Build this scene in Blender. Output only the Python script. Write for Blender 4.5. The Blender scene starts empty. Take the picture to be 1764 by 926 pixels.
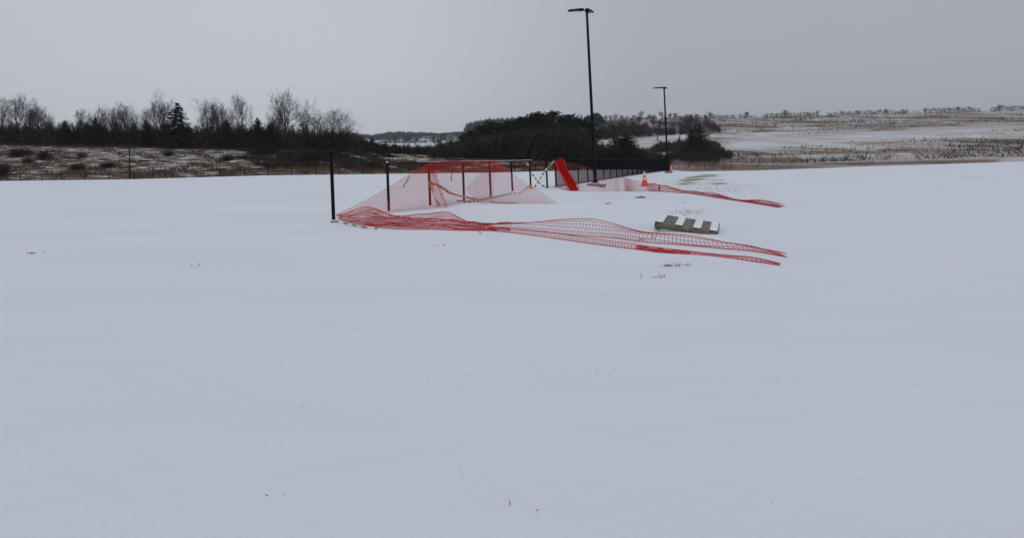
import bpy, math, random
import numpy as np
from mathutils import Vector, Matrix

random.seed(7)
rng = np.random.default_rng(11)
scene = bpy.context.scene
COL = scene.collection

# ------------------------------------------------------------------ camera
EYE = 1.75
HAZE = 0.00012
F = 1000.0                      # focal length in photograph pixels
PX0, PY0 = 600.0, 253.0         # principal point in the picture
W0, H0 = 1764.0, 926.0
PITCH, ROLL = math.atan(32.0 / 1000), 0.0325
fwd = np.array([0, math.cos(PITCH), math.sin(PITCH)])
up0 = np.array([0, -math.sin(PITCH), math.cos(PITCH)])
rt0 = np.array([1.0, 0, 0])
RT = rt0 * math.cos(ROLL) - up0 * math.sin(ROLL)
UP = up0 * math.cos(ROLL) + rt0 * math.sin(ROLL)
CAMP = np.array([0, 0, EYE])
cam_d = bpy.data.cameras.new('camera')
cam = bpy.data.objects.new('camera', cam_d)
COL.objects.link(cam)
cam.matrix_world = Matrix(((RT[0], UP[0], -fwd[0], 0), (RT[1], UP[1], -fwd[1], 0), (RT[2], UP[2], -fwd[2], EYE), (0, 0, 0, 1)))
cam_d.sensor_width = 36
cam_d.lens = F / W0 * 36
cam_d.shift_x = (W0 / 2 - PX0) / W0
cam_d.shift_y = -(H0 / 2 - PY0) / W0
cam_d.clip_start = 0.05
cam_d.clip_end = 20000
scene.camera = cam

# ------------------------------------------------------------------ world and sun: a dull overcast
SUN_EL, SUN_AZ = math.radians(38), math.radians(200)      # azimuth clockwise from +Y
world = bpy.data.worlds.new('World')
scene.world = world
world.use_nodes = True
wn, wl = world.node_tree.nodes, world.node_tree.links
wn.clear()
wo = wn.new('ShaderNodeOutputWorld')
bg = wn.new('ShaderNodeBackground')
sky = wn.new('ShaderNodeTexSky')
sky.sky_type = 'NISHITA'
sky.sun_disc = False
sky.sun_elevation = SUN_EL
sky.sun_rotation = SUN_AZ
sky.air_density = 1.0
sky.dust_density = 4.0
tc = wn.new('ShaderNodeTexCoord')
dot = wn.new('ShaderNodeVectorMath'); dot.operation = 'DOT_PRODUCT'
bd = Vector((-0.22, 1.0, 0.22)).normalized()
dot.inputs[1].default_value = bd
wl.new(tc.outputs['Generated'], dot.inputs[0])
mr = wn.new('ShaderNodeMapRange')
mr.inputs['From Min'].default_value = 0.75; mr.inputs['From Max'].default_value = 1.0
mr.inputs['To Min'].default_value = 0.0; mr.inputs['To Max'].default_value = 1.0
mr.interpolation_type = 'SMOOTHSTEP'
wl.new(dot.outputs['Value'], mr.inputs['Value'])
cl = wn.new('ShaderNodeMix'); cl.data_type = 'RGBA'
cl.inputs[6].default_value = (3.95, 4.20, 4.62, 1)
cl.inputs[7].default_value = (5.38, 5.60, 6.15, 1)
wl.new(mr.outputs['Result'], cl.inputs[0])
nz = wn.new('ShaderNodeTexNoise'); nz.inputs['Scale'].default_value = 1.6; nz.inputs['Detail'].default_value = 3
mpv = wn.new('ShaderNodeMapping'); mpv.inputs['Scale'].default_value = (1, 1, 2.5)
wl.new(tc.outputs['Generated'], mpv.inputs[0]); wl.new(mpv.outputs[0], nz.inputs['Vector'])
m2 = wn.new('ShaderNodeMapRange'); m2.inputs['To Min'].default_value = 0.95; m2.inputs['To Max'].default_value = 1.05
wl.new(nz.outputs['Fac'], m2.inputs['Value'])
mul = wn.new('ShaderNodeVectorMath'); mul.operation = 'SCALE'
wl.new(cl.outputs[2], mul.inputs[0]); wl.new(m2.outputs['Result'], mul.inputs['Scale'])
mx = wn.new('ShaderNodeMix'); mx.data_type = 'RGBA'; mx.inputs[0].default_value = 0.96
wl.new(sky.outputs[0], mx.inputs[6]); wl.new(mul.outputs[0], mx.inputs[7])
wl.new(mx.outputs[2], bg.inputs['Color'])
bg.inputs['Strength'].default_value = 0.1
wl.new(bg.outputs[0], wo.inputs[0])

sd = bpy.data.lights.new('sun', 'SUN')
sd.energy = 1.0; sd.angle = math.radians(35); sd.color = (1.0, 0.97, 0.93)
so = bpy.data.objects.new('sun', sd); COL.objects.link(so)
dirv = Vector((math.sin(SUN_AZ) * math.cos(SUN_EL), math.cos(SUN_AZ) * math.cos(SUN_EL), math.sin(SUN_EL)))
so.rotation_euler = dirv.to_track_quat('Z', 'Y').to_euler()
so.location = (0, -20, 40)
scene.view_settings.view_transform = 'Standard'
scene.view_settings.look = 'None'
scene.view_settings.exposure = 0.0
scene.view_settings.gamma = 1.0
scene.cycles.max_bounces = 6
scene.cycles.transparent_max_bounces = 16
scene.cycles.use_adaptive_sampling = True

# ------------------------------------------------------------------ maths helpers
def lerp(a, b, t): return a + (b - a) * t
def sstep(a, b, x):
    t = np.clip((np.asarray(x, float) - a) / (b - a), 0, 1)
    return t * t * (3 - 2 * t)
def ray(px, py):
    d = fwd * F + RT * (px - PX0) - UP * (py - PY0)
    return d / d[1]                       # per metre of Y
def W(px, py, Y):                         # the point seen at a pixel, at distance Y
    return CAMP + ray(px, py) * Y
def proj(p):
    v = np.asarray(p, float) - CAMP
    z = v @ fwd
    return PX0 + F * (v @ RT) / z, PY0 - F * (v @ UP) / z

ZF_PX = [-2000, -400, 0, 225, 460, 700, 850, 950, 1040, 1150, 1250, 1500, 3000]
ZF_Z  = [1.3, 1.2, 1.0, .53, .44, -.08, -.40, -.45, -.6, -.80, -.75, -.6, -.4]
YE_PX = [-2000, 940, 1100, 1152, 1164, 1175, 1200, 1300, 3000]
YE_Y  = [112, 112, 105, 98, 86, 78, 72, 66, 60]
def h(X, Y):
    X = np.asarray(X, float); Y = np.asarray(Y, float)
    R = np.sqrt(X * X + Y * Y)
    a = np.clip(np.arctan2(X, Y), -1.25, 1.25)
    px = 600 + 1000 * np.tan(a)
    zf = np.interp(px, ZF_PX, ZF_Z)
    D = np.where(Y > 1, Y, 1)
    s = np.clip((D - 25) / 81, 0, 1.0) ** 1.15
    z = zf * s
    # soft wind-laid drifts
    z = z + 0.035 * np.sin(X * .55 + 1.3 * np.sin(Y * .23)) * np.sin(Y * .41 + .6) * np.exp(-R / 60)
    z = z + 0.010 * np.sin(X * 1.35 + Y * .5 + 2) * np.sin(Y * 1.9 + .7 * np.sin(X)) * np.exp(-R / 25)
    # low rough bank on the right
    bank = np.exp(-((px - 1215) / 75) ** 2) * np.exp(-((D - 44) / 11) ** 2)
    z = z + .26 * bank
    ye = np.interp(px, YE_PX, YE_Y)
    drop = np.where(px > 900, 5.5, 4.0) * sstep(0, 45, D - ye)
    return z - drop
def G(px, py, dz=0.0):                    # ray meets the ground
    d = ray(px, py)
    ys = np.concatenate([np.linspace(1.5, 40, 800), np.linspace(40.05, 140, 1200)])
    zz = EYE + d[2] * ys - (h(d[0] * ys, ys) + dz)
    k = np.argmax(zz < 0)
    if zz[k] >= 0: k = len(ys) - 1
    y0, y1 = ys[max(k - 1, 0)], ys[k]
    for _ in range(24):
        ym = .5 * (y0 + y1)
        if EYE + d[2] * ym - (float(h(d[0] * ym, ym)) + dz) < 0: y1 = ym
        else: y0 = ym
    return CAMP + d * .5 * (y0 + y1)

# ------------------------------------------------------------------ object helpers
def tag(o, label=None, cat=None, group=None, kind=None):
    if label: o['label'] = label
    if cat: o['category'] = cat
    if group: o['group'] = group
    if kind: o['kind'] = kind
    return o
def empty(name, loc, label, cat, group=None, rz=0):
    o = bpy.data.objects.new(name, None); COL.objects.link(o)
    o.empty_display_size = .2
    o.location = loc; o.rotation_euler = (0, 0, rz)
    return tag(o, label, cat, group)

class MB:
    """Collects shapes and builds ONE mesh."""
    def __init__(s): s.v = []; s.f = {3: [], 4: []}; s.n = 0; s.uv = {3: [], 4: []}
    def add(s, v, f, uv=None):
        v = np.asarray(v, float).reshape(-1, 3); f = np.asarray(f, int)
        k = f.shape[1]
        s.v.append(v); s.f[k].append(f + s.n); s.n += len(v)
        s.uv[k].append(np.zeros((len(f), k, 2)) if uv is None else np.asarray(uv, float))
        return s
    def box(s, c, d, R=None):
        c = np.asarray(c, float); d = np.asarray(d, float) / 2
        v = np.array([[x, y, z] for x in (-1, 1) for y in (-1, 1) for z in (-1, 1)], float) * d
        if R is not None: v = v @ np.asarray(R).T
        return s.add(v + c, [[0, 1, 3, 2], [4, 6, 7, 5], [0, 4, 5, 1], [2, 3, 7, 6], [0, 2, 6, 4], [1, 5, 7, 3]])
    def tubes(s, P0, P1, R0, R1, sides=4, cap=False):
        P0 = np.asarray(P0, float).reshape(-1, 3); P1 = np.asarray(P1, float).reshape(-1, 3)
        n = len(P0)
        if n == 0: return s
        R0 = np.broadcast_to(np.asarray(R0, float), (n,)); R1 = np.broadcast_to(np.asarray(R1, float), (n,))
        d = P1 - P0; L = np.linalg.norm(d, axis=1, keepdims=True); d = d / np.maximum(L, 1e-9)
        ref = np.where(np.abs(d[:, 2:3]) < .9, np.array([[0, 0, 1.]]), np.array([[1., 0, 0]]))
        a = np.cross(d, ref); a /= np.linalg.norm(a, axis=1, keepdims=True)
        b = np.cross(d, a)
        th = np.arange(sides) * 2 * math.pi / sides
        ring = a[:, None, :] * np.cos(th)[None, :, None] + b[:, None, :] * np.sin(th)[None, :, None]
        v = np.concatenate([P0[:, None] + ring * R0[:, None, None], P1[:, None] + ring * R1[:, None, None]], axis=1)
        i = np.arange(sides); j = (i + 1) % sides
        q = np.stack([i, j, j + sides, i + sides], 1)
        f = (q[None] + (np.arange(n) * 2 * sides)[:, None, None]).reshape(-1, 4)
        s.add(v.reshape(-1, 3), f)
        if cap and sides >= 4:
            base = s.n - len(v.reshape(-1, 3))
            for k in range(n):
                for off in (0, sides):
                    for m in range(1, sides - 1):
                        s.f[3].append(np.array([[0, m, m + 1]]) + base + k * 2 * sides + off)
                        s.uv[3].append(np.zeros((1, 3, 2)))
        return s
    def path(s, pts, r, sides=6):
        pts = np.asarray(pts, float)
        r = np.broadcast_to(np.asarray(r, float), (len(pts),))
        return s.tubes(pts[:-1], pts[1:], r[:-1], r[1:], sides, cap=len(pts) < 4)
    def lathe(s, prof, seg=16, c=(0, 0, 0)):
        prof = np.asarray(prof, float); n = len(prof)
        th = np.arange(seg) * 2 * math.pi / seg
        v = np.stack([prof[:, None, 0] * np.cos(th), prof[:, None, 0] * np.sin(th), np.broadcast_to(prof[:, None, 1], (n, seg))], 2)
        f = [[i * seg + k, i * seg + (k + 1) % seg, (i + 1) * seg + (k + 1) % seg, (i + 1) * seg + k] for i in range(n - 1) for k in range(seg)]
        return s.add(v.reshape(-1, 3) + np.asarray(c), f)
    def grid(s, P, uv=None):
        m, n = P.shape[:2]
        i, j = np.meshgrid(np.arange(m - 1), np.arange(n - 1), indexing='ij')
        a = (i * n + j).ravel()
        f = np.stack([a, a + 1, a + n + 1, a + n], 1)
        u = None
        if uv is not None: u = uv.reshape(-1, 2)[f]
        return s.add(P.reshape(-1, 3), f, u)
    def build(s, name, mat, parent=None, smooth=False, loc=None, uvs=False):
        v = np.concatenate(s.v) if s.v else np.zeros((0, 3))
        if loc is not None: v = v - np.asarray(loc)
        me = bpy.data.meshes.new(name)
        me.vertices.add(len(v)); me.vertices.foreach_set('co', v.astype(np.float32).ravel())
        loops = []; starts = []; st = 0; uvl = []
        for k in (3, 4):
            if s.f[k]:
                f = np.concatenate(s.f[k]); loops.append(f.ravel())
                starts.append(st + np.arange(len(f)) * k); st += len(f) * k
                uvl.append(np.concatenate(s.uv[k]).reshape(-1, 2))
        lo = np.concatenate(loops); sa = np.concatenate(starts)
        me.loops.add(len(lo)); me.loops.foreach_set('vertex_index', lo.astype(np.int32))
        me.polygons.add(len(sa)); me.polygons.foreach_set('loop_start', sa.astype(np.int32))
        me.update(calc_edges=True)
        if uvs:
            l = me.uv_layers.new(name='UVMap'); l.data.foreach_set('uv', np.concatenate(uvl).astype(np.float32).ravel())
        if smooth: me.polygons.foreach_set('use_smooth', np.ones(len(sa), bool))
        me.validate()
        if mat: me.materials.append(mat)
        o = bpy.data.objects.new(name, me); COL.objects.link(o)
        if parent is not None: o.parent = parent
        if loc is not None and parent is None: o.location = loc
        return o

# ------------------------------------------------------------------ materials
def mat_new(name):
    m = bpy.data.materials.new(name); m.use_nodes = True
    nt = m.node_tree
    return m, nt.nodes, nt.links, nt.nodes['Principled BSDF']
def mnoise(n, l, scale, detail=4, rough=.55, stretch=None, coord='Object', dist=0):
    t = n.new('ShaderNodeTexCoord'); x = n.new('ShaderNodeTexNoise')
    x.inputs['Scale'].default_value = scale; x.inputs['Detail'].default_value = detail
    x.inputs['Roughness'].default_value = rough; x.inputs['Distortion'].default_value = dist
    if stretch:
        mp = n.new('ShaderNodeMapping'); mp.inputs['Scale'].default_value = stretch
        l.new(t.outputs[coord], mp.inputs[0]); l.new(mp.outputs[0], x.inputs['Vector'])
    else: l.new(t.outputs[coord], x.inputs['Vector'])
    return x
def ramp(n, l, src, stops):
    r = n.new('ShaderNodeValToRGB'); e = r.color_ramp.elements
    e[0].position, e[0].color = stops[0][0], (*stops[0][1], 1)
    e[1].position, e[1].color = stops[-1][0], (*stops[-1][1], 1)
    for p, c in stops[1:-1]:
        k = e.new(p); k.color = (*c, 1)
    l.new(src, r.inputs[0]); return r
def mat_noise(name, c1, c2, scale=5, rough=.8, bump=0, bscale=30, stretch=None, lo=.35, hi=.65, spec=.3, dist=.02):
    m, n, l, p = mat_new(name)
    x = mnoise(n, l, scale, 5, .6, stretch)
    r = ramp(n, l, x.outputs['Fac'], [(lo, c1), (hi, c2)])
    l.new(r.outputs[0], p.inputs['Base Color'])
    p.inputs['Roughness'].default_value = rough
    p.inputs['Specular IOR Level'].default_value = spec
    if bump:
        y = mnoise(n, l, bscale, 4, .6, stretch); b = n.new('ShaderNodeBump')
        b.inputs['Strength'].default_value = bump; b.inputs['Distance'].default_value = dist
        l.new(y.outputs['Fac'], b.inputs['Height']); l.new(b.outputs[0], p.inputs['Normal'])
    return m

def snow_ground_mat():
    m, n, l, p = mat_new('snow')
    big = mnoise(n, l, .12, 4, .5, (1, 2.2, 1))
    r = ramp(n, l, big.outputs['Fac'], [(.3, (.735, .775, .865)), (.7, (.80, .835, .905))])
    # thin places where dead grass and soil show through
    px = mnoise(n, l, .9, 8, .72, (1, 1.8, 1), dist=.6)
    at = n.new('ShaderNodeAttribute'); at.attribute_name = 'bare'
    ad = n.new('ShaderNodeMath'); ad.operation = 'MULTIPLY_ADD'
    l.new(at.outputs['Fac'], ad.inputs[0]); ad.inputs[1].default_value = .62; l.new(px.outputs['Fac'], ad.inputs[2])
    th = n.new('ShaderNodeMapRange'); th.inputs['From Min'].default_value = .84; th.inputs['From Max'].default_value = .94
    l.new(ad.outputs[0], th.inputs['Value'])
    gc = mnoise(n, l, 2.5, 5, .6)
    gr = ramp(n, l, gc.outputs['Fac'], [(.35, (.10, .085, .055)), (.6, (.26, .22, .13))])
    mx = n.new('ShaderNodeMix'); mx.data_type = 'RGBA'
    l.new(th.outputs['Result'], mx.inputs[0]); l.new(r.outputs[0], mx.inputs[6]); l.new(gr.outputs[0], mx.inputs[7])
    l.new(mx.outputs[2], p.inputs['Base Color'])
    p.inputs['Roughness'].default_value = .75; p.inputs['Specular IOR Level'].default_value = .25
    b1 = n.new('ShaderNodeBump'); b1.inputs['Strength'].default_value = .6; b1.inputs['Distance'].default_value = .10
    w1 = mnoise(n, l, .55, 6, .55, (.6, 1.15, 1), dist=.3); l.new(w1.outputs['Fac'], b1.inputs['Height'])
    b2 = n.new('ShaderNodeBump'); b2.inputs['Strength'].default_value = .5; b2.inputs['Distance'].default_value = .012
    w2 = mnoise(n, l, 11, 8, .72); l.new(w2.outputs['Fac'], b2.inputs['Height'])
    l.new(b1.outputs[0], b2.inputs['Normal']); l.new(b2.outputs[0], p.inputs['Normal'])
    return m
def hill_mat(name, stops, scale, stretch, tint=None, tscale=.02, bias=False):
    m, n, l, p = mat_new(name)
    x = mnoise(n, l, scale, 9, .68, stretch, dist=.5)
    src = x.outputs['Fac']
    if bias:
        at_ = n.new('ShaderNodeAttribute'); at_.attribute_name = 'bare'
        ad_ = n.new('ShaderNodeMath'); ad_.operation = 'ADD'; l.new(at_.outputs['Fac'], ad_.inputs[0]); l.new(src, ad_.inputs[1]); src = ad_.outputs[0]
    r = ramp(n, l, src, stops)
    out = r.outputs[0]
    if tint:
        y = mnoise(n, l, tscale, 4, .5)
        mr_ = n.new('ShaderNodeMapRange'); mr_.inputs['From Min'].default_value = .45; mr_.inputs['From Max'].default_value = .6
        l.new(y.outputs['Fac'], mr_.inputs['Value'])
        mx = n.new('ShaderNodeMix'); mx.data_type = 'RGBA'; mx.blend_type = 'MULTIPLY'
        l.new(mr_.outputs['Result'], mx.inputs[0]); l.new(out, mx.inputs[6]); mx.inputs[7].default_value = (*tint, 1)
        out = mx.outputs[2]
    l.new(out, p.inputs['Base Color']); p.inputs['Roughness'].default_value = .9; p.inputs['Specular IOR Level'].default_value = .1
    b = n.new('ShaderNodeBump'); b.inputs['Strength'].default_value = .6; b.inputs['Distance'].default_value = .3
    l.new(x.outputs['Fac'], b.inputs['Height']); l.new(b.outputs[0], p.inputs['Normal'])
    return m

SNOWC = (.80, .83, .90)
M = {}
M['snow'] = snow_ground_mat()
M['snowcap'] = mat_noise('settled_snow', (.76, .79, .87), (.84, .86, .92), 12, .8, .4, 40)
M['bank'] = hill_mat('snowy_rough_grass', [(.38, (.70, .72, .78)), (.45, (.46, .44, .44)), (.485, (.13, .105, .09)), (.64, (.055, .042, .036))], .42, (.42, 1.0, 6), (.80, .72, .68), .03)
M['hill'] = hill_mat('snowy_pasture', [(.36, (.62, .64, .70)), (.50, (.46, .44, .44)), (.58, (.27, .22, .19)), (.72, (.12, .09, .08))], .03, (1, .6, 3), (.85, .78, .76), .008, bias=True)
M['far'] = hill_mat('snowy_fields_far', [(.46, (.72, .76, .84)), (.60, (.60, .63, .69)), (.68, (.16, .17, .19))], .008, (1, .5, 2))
M['black'] = mat_noise('black_coated_steel', (.005, .005, .008), (.010, .010, .014), 3, .55, spec=.05)
M['wire'] = mat_noise('black_vinyl_wire', (.006, .006, .007), (.012, .012, .013), 3, .6, spec=.1)
M['net'] = mat_noise('orange_plastic_net', (.46, .024, .024), (.62, .044, .036), 6, .6, spec=.08)
M['netroll'] = mat_noise('bunched_orange_net', (.24, .003, .003), (.42, .009, .007), 9, .8, .6, 60, dist=.01, spec=.02, lo=.42, hi=.58)
M['bark'] = mat_noise('grey_bark', (.035, .031, .029), (.065, .058, .053), 3, .95, .5, 12, spec=.05)
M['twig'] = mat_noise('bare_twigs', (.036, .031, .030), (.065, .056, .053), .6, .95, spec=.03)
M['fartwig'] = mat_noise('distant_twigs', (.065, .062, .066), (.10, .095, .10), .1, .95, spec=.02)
M['needle'] = mat_noise('conifer_needles', (.018, .026, .019), (.040, .050, .034), .8, .9, spec=.05)
M['pine'] = mat_noise('pine_needles', (.020, .025, .019), (.045, .049, .037), .5, .9, spec=.05)
M['thicket'] = mat_noise('dark_thicket', (.021, .020, .019), (.046, .041, .038), .09, .95, lo=.4, hi=.6, spec=.02)
M['brush'] = mat_noise('brown_brush', (.05, .032, .025), (.105, .068, .05), .35, .95, spec=.02)
M['redbrush'] = mat_noise('maroon_brush', (.035, .020, .019), (.065, .036, .032), .5, .95, spec=.02)
M['straw'] = mat_noise('dry_grass', (.11, .075, .045), (.25, .18, .115), .25, .95, spec=.03)
M['wood'] = mat_noise('weathered_wood', (.085, .075, .06), (.17, .15, .125), 3, .85, .6, 25, stretch=(1, 8, 8), dist=.004)
M['board'] = mat_noise('grey_board', (.16, .13, .13), (.24, .20, .20), 4, .85, .3, 25)
M['stakewood'] = mat_noise('stake_wood', (.09, .06, .05), (.17, .12, .10), 8, .85)
M['orange'] = mat_noise('cone_orange', (.68, .055, .02), (.78, .075, .03), 5, .5)
M['collar'] = mat_noise('cone_white', (.50, .47, .42), (.62, .59, .54), 12, .6)
M['conebase'] = mat_noise('cone_base_rubber', (.35, .05, .04), (.45, .08, .06), 12, .7)
M['bronze'] = mat_noise('bronzed_needles', (.030, .016, .015), (.055, .028, .024), .8, .9, spec=.05)
M['stone'] = mat_noise('stone', (.16, .14, .13), (.30, .28, .26), 10, .9, .6, 30)
M['glass'] = mat_noise('lamp_lens', (.25, .27, .29), (.33, .35, .37), 10, .3)
def tape_mat():
    m, n, l, p = mat_new('caution_tape')
    uv = n.new('ShaderNodeUVMap')
    sp = n.new('ShaderNodeSeparateXYZ'); l.new(uv.outputs[0], sp.inputs[0])
    # black dashes of print across a yellow band, worn pale in places
    fr = n.new('ShaderNodeMath'); fr.operation = 'FRACT'; l.new(sp.outputs[0], fr.inputs[0])
    lt = n.new('ShaderNodeMath'); lt.operation = 'LESS_THAN'; lt.inputs[1].default_value = .5; l.new(fr.outputs[0], lt.inputs[0])
    c = n.new('ShaderNodeMath'); c.operation = 'COMPARE'; c.inputs[1].default_value = .5; c.inputs[2].default_value = .34
    l.new(sp.outputs[1], c.inputs[0])
    mu = n.new('ShaderNodeMath'); mu.operation = 'MULTIPLY'; l.new(lt.outputs[0], mu.inputs[0]); l.new(c.outputs[0], mu.inputs[1])
    nzz = mnoise(n, l, 1.2, 2)
    r = ramp(n, l, nzz.outputs['Fac'], [(.38, (.60, .55, .30)), (.46, (.68, .67, .58))])
    mx = n.new('ShaderNodeMix'); mx.data_type = 'RGBA'
    l.new(mu.outputs[0], mx.inputs[0]); l.new(r.outputs[0], mx.inputs[6]); mx.inputs[7].default_value = (.03, .028, .02, 1)
    l.new(mx.outputs[2], p.inputs['Base Color']); p.inputs['Roughness'].default_value = .4
    return m
M['tape'] = tape_mat()
M['yellow'] = mat_noise('yellow_tape', (.42, .30, .03), (.60, .48, .12), 8, .4)

# ------------------------------------------------------------------ ground: one sheet to the horizon
angs = np.concatenate([np.radians(np.linspace(-180, -46, 60, endpoint=False)), np.radians(np.linspace(-46, 56, 520, endpoint=False)), np.radians(np.linspace(56, 180, 56))])
rad = np.concatenate([[0.02], np.geomspace(.4, 260, 300), np.geomspace(280, 3000, 24)])
RR, AA = np.meshgrid(rad, angs, indexing='ij')
XX, YY = RR * np.sin(AA), RR * np.cos(AA)
gm = MB(); gm.grid(np.stack([XX, YY, h(XX, YY)], 2))
ground = gm.build('snow_ground', M['snow'], smooth=True)
tag(ground, 'flat snow-covered ground with faint wind-laid drifts', kind='structure')
bx, by = XX.ravel(), YY.ravel()
bpx = 600 + 1000 * np.tan(np.clip(np.arctan2(bx, by), -1.25, 1.25))
bare = np.exp(-((bpx - 1205) / 62) ** 4) * np.exp(-((by - 40) / 11.5) ** 4) * .60 * (1 + .35 * np.sin(bpx * .055 + by * .55) * np.sin(by * .9 - bpx * .02))
bare = np.maximum(bare, .25 * np.exp(-((bpx - 1330) / 160) ** 2) * np.exp(-((by - 44) / 14) ** 2))
ye_ = np.interp(bpx, YE_PX, YE_Y)
bare = np.maximum(bare, np.where(bpx > 900, .9 * sstep(2, 10, by - ye_), 0))
bare = np.maximum(bare, .12 * np.exp(-((bpx - 1165) / 60) ** 2) * np.exp(-((by - 10.5) / 1.5) ** 2))
at = ground.data.attributes.new('bare', 'FLOAT', 'POINT')
at.data.foreach_set('value', np.clip(bare, 0, 1).astype(np.float32))

# ------------------------------------------------------------------ rough grass bank behind the far fence
CR_PX = [-700, -300, 0, 120, 225, 330, 440, 520, 600, 700, 760, 820, 880, 940, 1010]
CR_PY = [236, 242, 249.5, 252.5, 254, 257, 258.5, 261, 263, 265.5, 269, 273.5, 276, 278, 284]
CR_Y  = [215, 205, 195, 190, 188, 185, 180, 176, 172, 165, 158, 150, 146, 142, 138]
def base_line(px):
    return np.interp(px, [-700, 0, 225, 460, 700, 850, 950, 1010], [335, 312, 308.5, 301.5, 298.5, 296.8, 294, 293]) + 2
def bankP(px, t, noise=True):
    px = np.asarray(px, float); t = np.asarray(t, float)
    px, t = np.broadcast_arrays(px, t)
    yc = np.interp(px, CR_PX, CR_Y); pc = np.interp(px, CR_PX, CR_PY)
    tt = np.clip(t, 0, 1)
    Y = 107.5 + (yc - 107.5) * tt
    prof = tt ** .85
    py = base_line(px) + (pc - base_line(px)) * prof
    d = F * fwd[None] + RT[None] * (px.reshape(-1, 1) - PX0) - UP[None] * (py.reshape(-1, 1) - PY0)
    d = d / d[:, 1:2]
    P = CAMP + d * Y.reshape(-1, 1)
    over = np.clip(t.reshape(-1) - 1, 0, None)      # behind the crest: runs on nearly level
    P = P + d * (over * 90).reshape(-1, 1); P[:, 2] = np.where(over > 0, CAMP[2] + (d[:, 2] * Y.reshape(-1)) - over * 6, P[:, 2])
    if noise:
        x, y = P[:, 0], P[:, 1]; env = (np.sin(np.clip(t.reshape(-1), 0, 1) * math.pi)) ** .6
        P[:, 2] += env * (.35 * np.sin(x * .21 + y * .13) * np.sin(y * .17 - x * .06) + .16 * np.sin(x * .8 + 1.7 * np.sin(y * .5)) * np.sin(y * .9))
    return P.reshape(px.shape + (3,))
bpxs = np.linspace(-700, 1010, 420); ts = np.concatenate([np.linspace(0, 1, 60), [1.3, 1.7, 2.2]])
BP = bankP(bpxs[None, :], ts[:, None])
skirt = BP[0].copy(); skirt[:, 2] -= 6; BP = np.concatenate([skirt[None], BP], 0)
bk = MB(); bk.grid(BP); bank = bk.build('hillside', M['bank'], smooth=True)
tag(bank, 'low snowy bank of dead grass behind the far fence', kind='structure')

# ------------------------------------------------------------------ right hill and far hills
def image_hill(name, mat, pxs, table, skirt_dz, bump=.6, nrow=70, smooth=True):
    """table: list of (Y, [(px, py), ...]) from near to far; rows are points of real land at distance Y."""
    Ys = np.array([t[0] for t in table], float)
    pys = np.array([[np.interp(p, [q[0] for q in t[1]], [q[1] for q in t[1]]) for p in pxs] for t in table])
    tt = np.linspace(0, len(Ys) - 1, nrow)
    rows = []
    for t in tt:
        i = min(int(t), len(Ys) - 2); f = t - i
        Y = lerp(Ys[i], Ys[i + 1], f); py = lerp(pys[i], pys[i + 1], f)
        rows.append(np.array([W(p, q, Y) for p, q in zip(pxs, py)]))
    P = np.array(rows)
    x, y = P[..., 0], P[..., 1]
    P[..., 2] += bump * np.sin(x * .05 + 1.1 * np.sin(y * .03)) * np.sin(y * .043 + x * .01)
    first = P[0].copy(); first[:, 2] -= skirt_dz
    last = P[-1].copy() * np.array([1.25, 1.25, 1]); last[:, 2] -= skirt_dz
    m = MB(); m.grid(np.concatenate([first[None], P, last[None]], 0))
    o = m.build(name, mat, smooth=smooth)
    return o, P
def sh(base): return [(700, base + 5), (1000, base + 5), (1100, base), (1200, base - 1), (1764, base - 20), (2400, base - 42)]
hill_tab = [
    (150, [(700, 300), (1100, 301), (1200, 297), (1764, 276), (2400, 255)]),
    (200, [(700, 292), (1100, 290), (1200, 284), (1764, 262), (2400, 240)]),
    (260, [(700, 284), (1100, 274), (1200, 270), (1764, 248), (2400, 226)]),
    (320, [(700, 278), (1020, 258), (1100, 256), (1200, 252), (1764, 230), (2400, 208)]),
    (380, [(700, 270), (1020, 245), (1100, 243), (1200, 238), (1764, 217), (2400, 196)]),
    (450, [(700, 262), (1020, 238), (1100, 235), (1200, 229), (1764, 209), (2400, 188)]),
    (540, [(700, 256), (1020, 226), (1100, 220), (1200, 217), (1764, 200), (2400, 180)]),
    (660, [(700, 250), (800, 238), (900, 226), (1020, 213), (1080, 206), (1110, 204.5), (1200, 205), (1764, 190), (2400, 172)]),
]
hill, HP = image_hill('right_hill', M['hill'], np.linspace(760, 2400, 300), hill_tab, 25)
hb = np.interp(HP[..., 1], [150, 190, 230, 280, 300, 330, 400, 420, 440, 500, 530, 560, 660], [.06, .11, .11, .05, -.03, -.15, -.14, .0, .10, .10, .05, .03, .03])
hx, hy = HP[..., 0], HP[..., 1]
hb = hb + .05 * np.sin(hx * .019 + 1.3 * np.sin(hy * .021)) * np.sin(hy * .03 + hx * .007) + .04 * np.sin(hx * .051 + hy * .04)
hb = np.where(hx / hy > .63, hb * .5 + .01, hb)
hb = np.concatenate([hb[:1], hb, hb[-1:]], 0).ravel()
ha = hill.data.attributes.new('bare', 'FLOAT', 'POINT'); ha.data.foreach_set('value', hb.astype(np.float32))
tag(hill, 'snow-dusted pasture hill rising beyond the fence', kind='structure')
far_tab = [
    (420, [(500, 262), (650, 262), (700, 261), (760, 262), (900, 262)]),
    (620, [(500, 250), (650, 250), (700, 252), (760, 252), (900, 240)]),
    (900, [(500, 243), (650, 244), (700, 243.5), (760, 241), (830, 236), (900, 230)]),
    (1200, [(500, 238), (650, 241.5), (700, 240), (760, 236), (800, 232.5), (900, 226)]),
    (1500, [(500, 236), (650, 239.5), (700, 237.5), (760, 233), (800, 230), (900, 222)]),
]
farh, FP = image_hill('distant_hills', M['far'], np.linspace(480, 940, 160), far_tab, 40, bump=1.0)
tag(farh, 'distant snowy fields and low wooded ridge', kind='structure')
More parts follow.
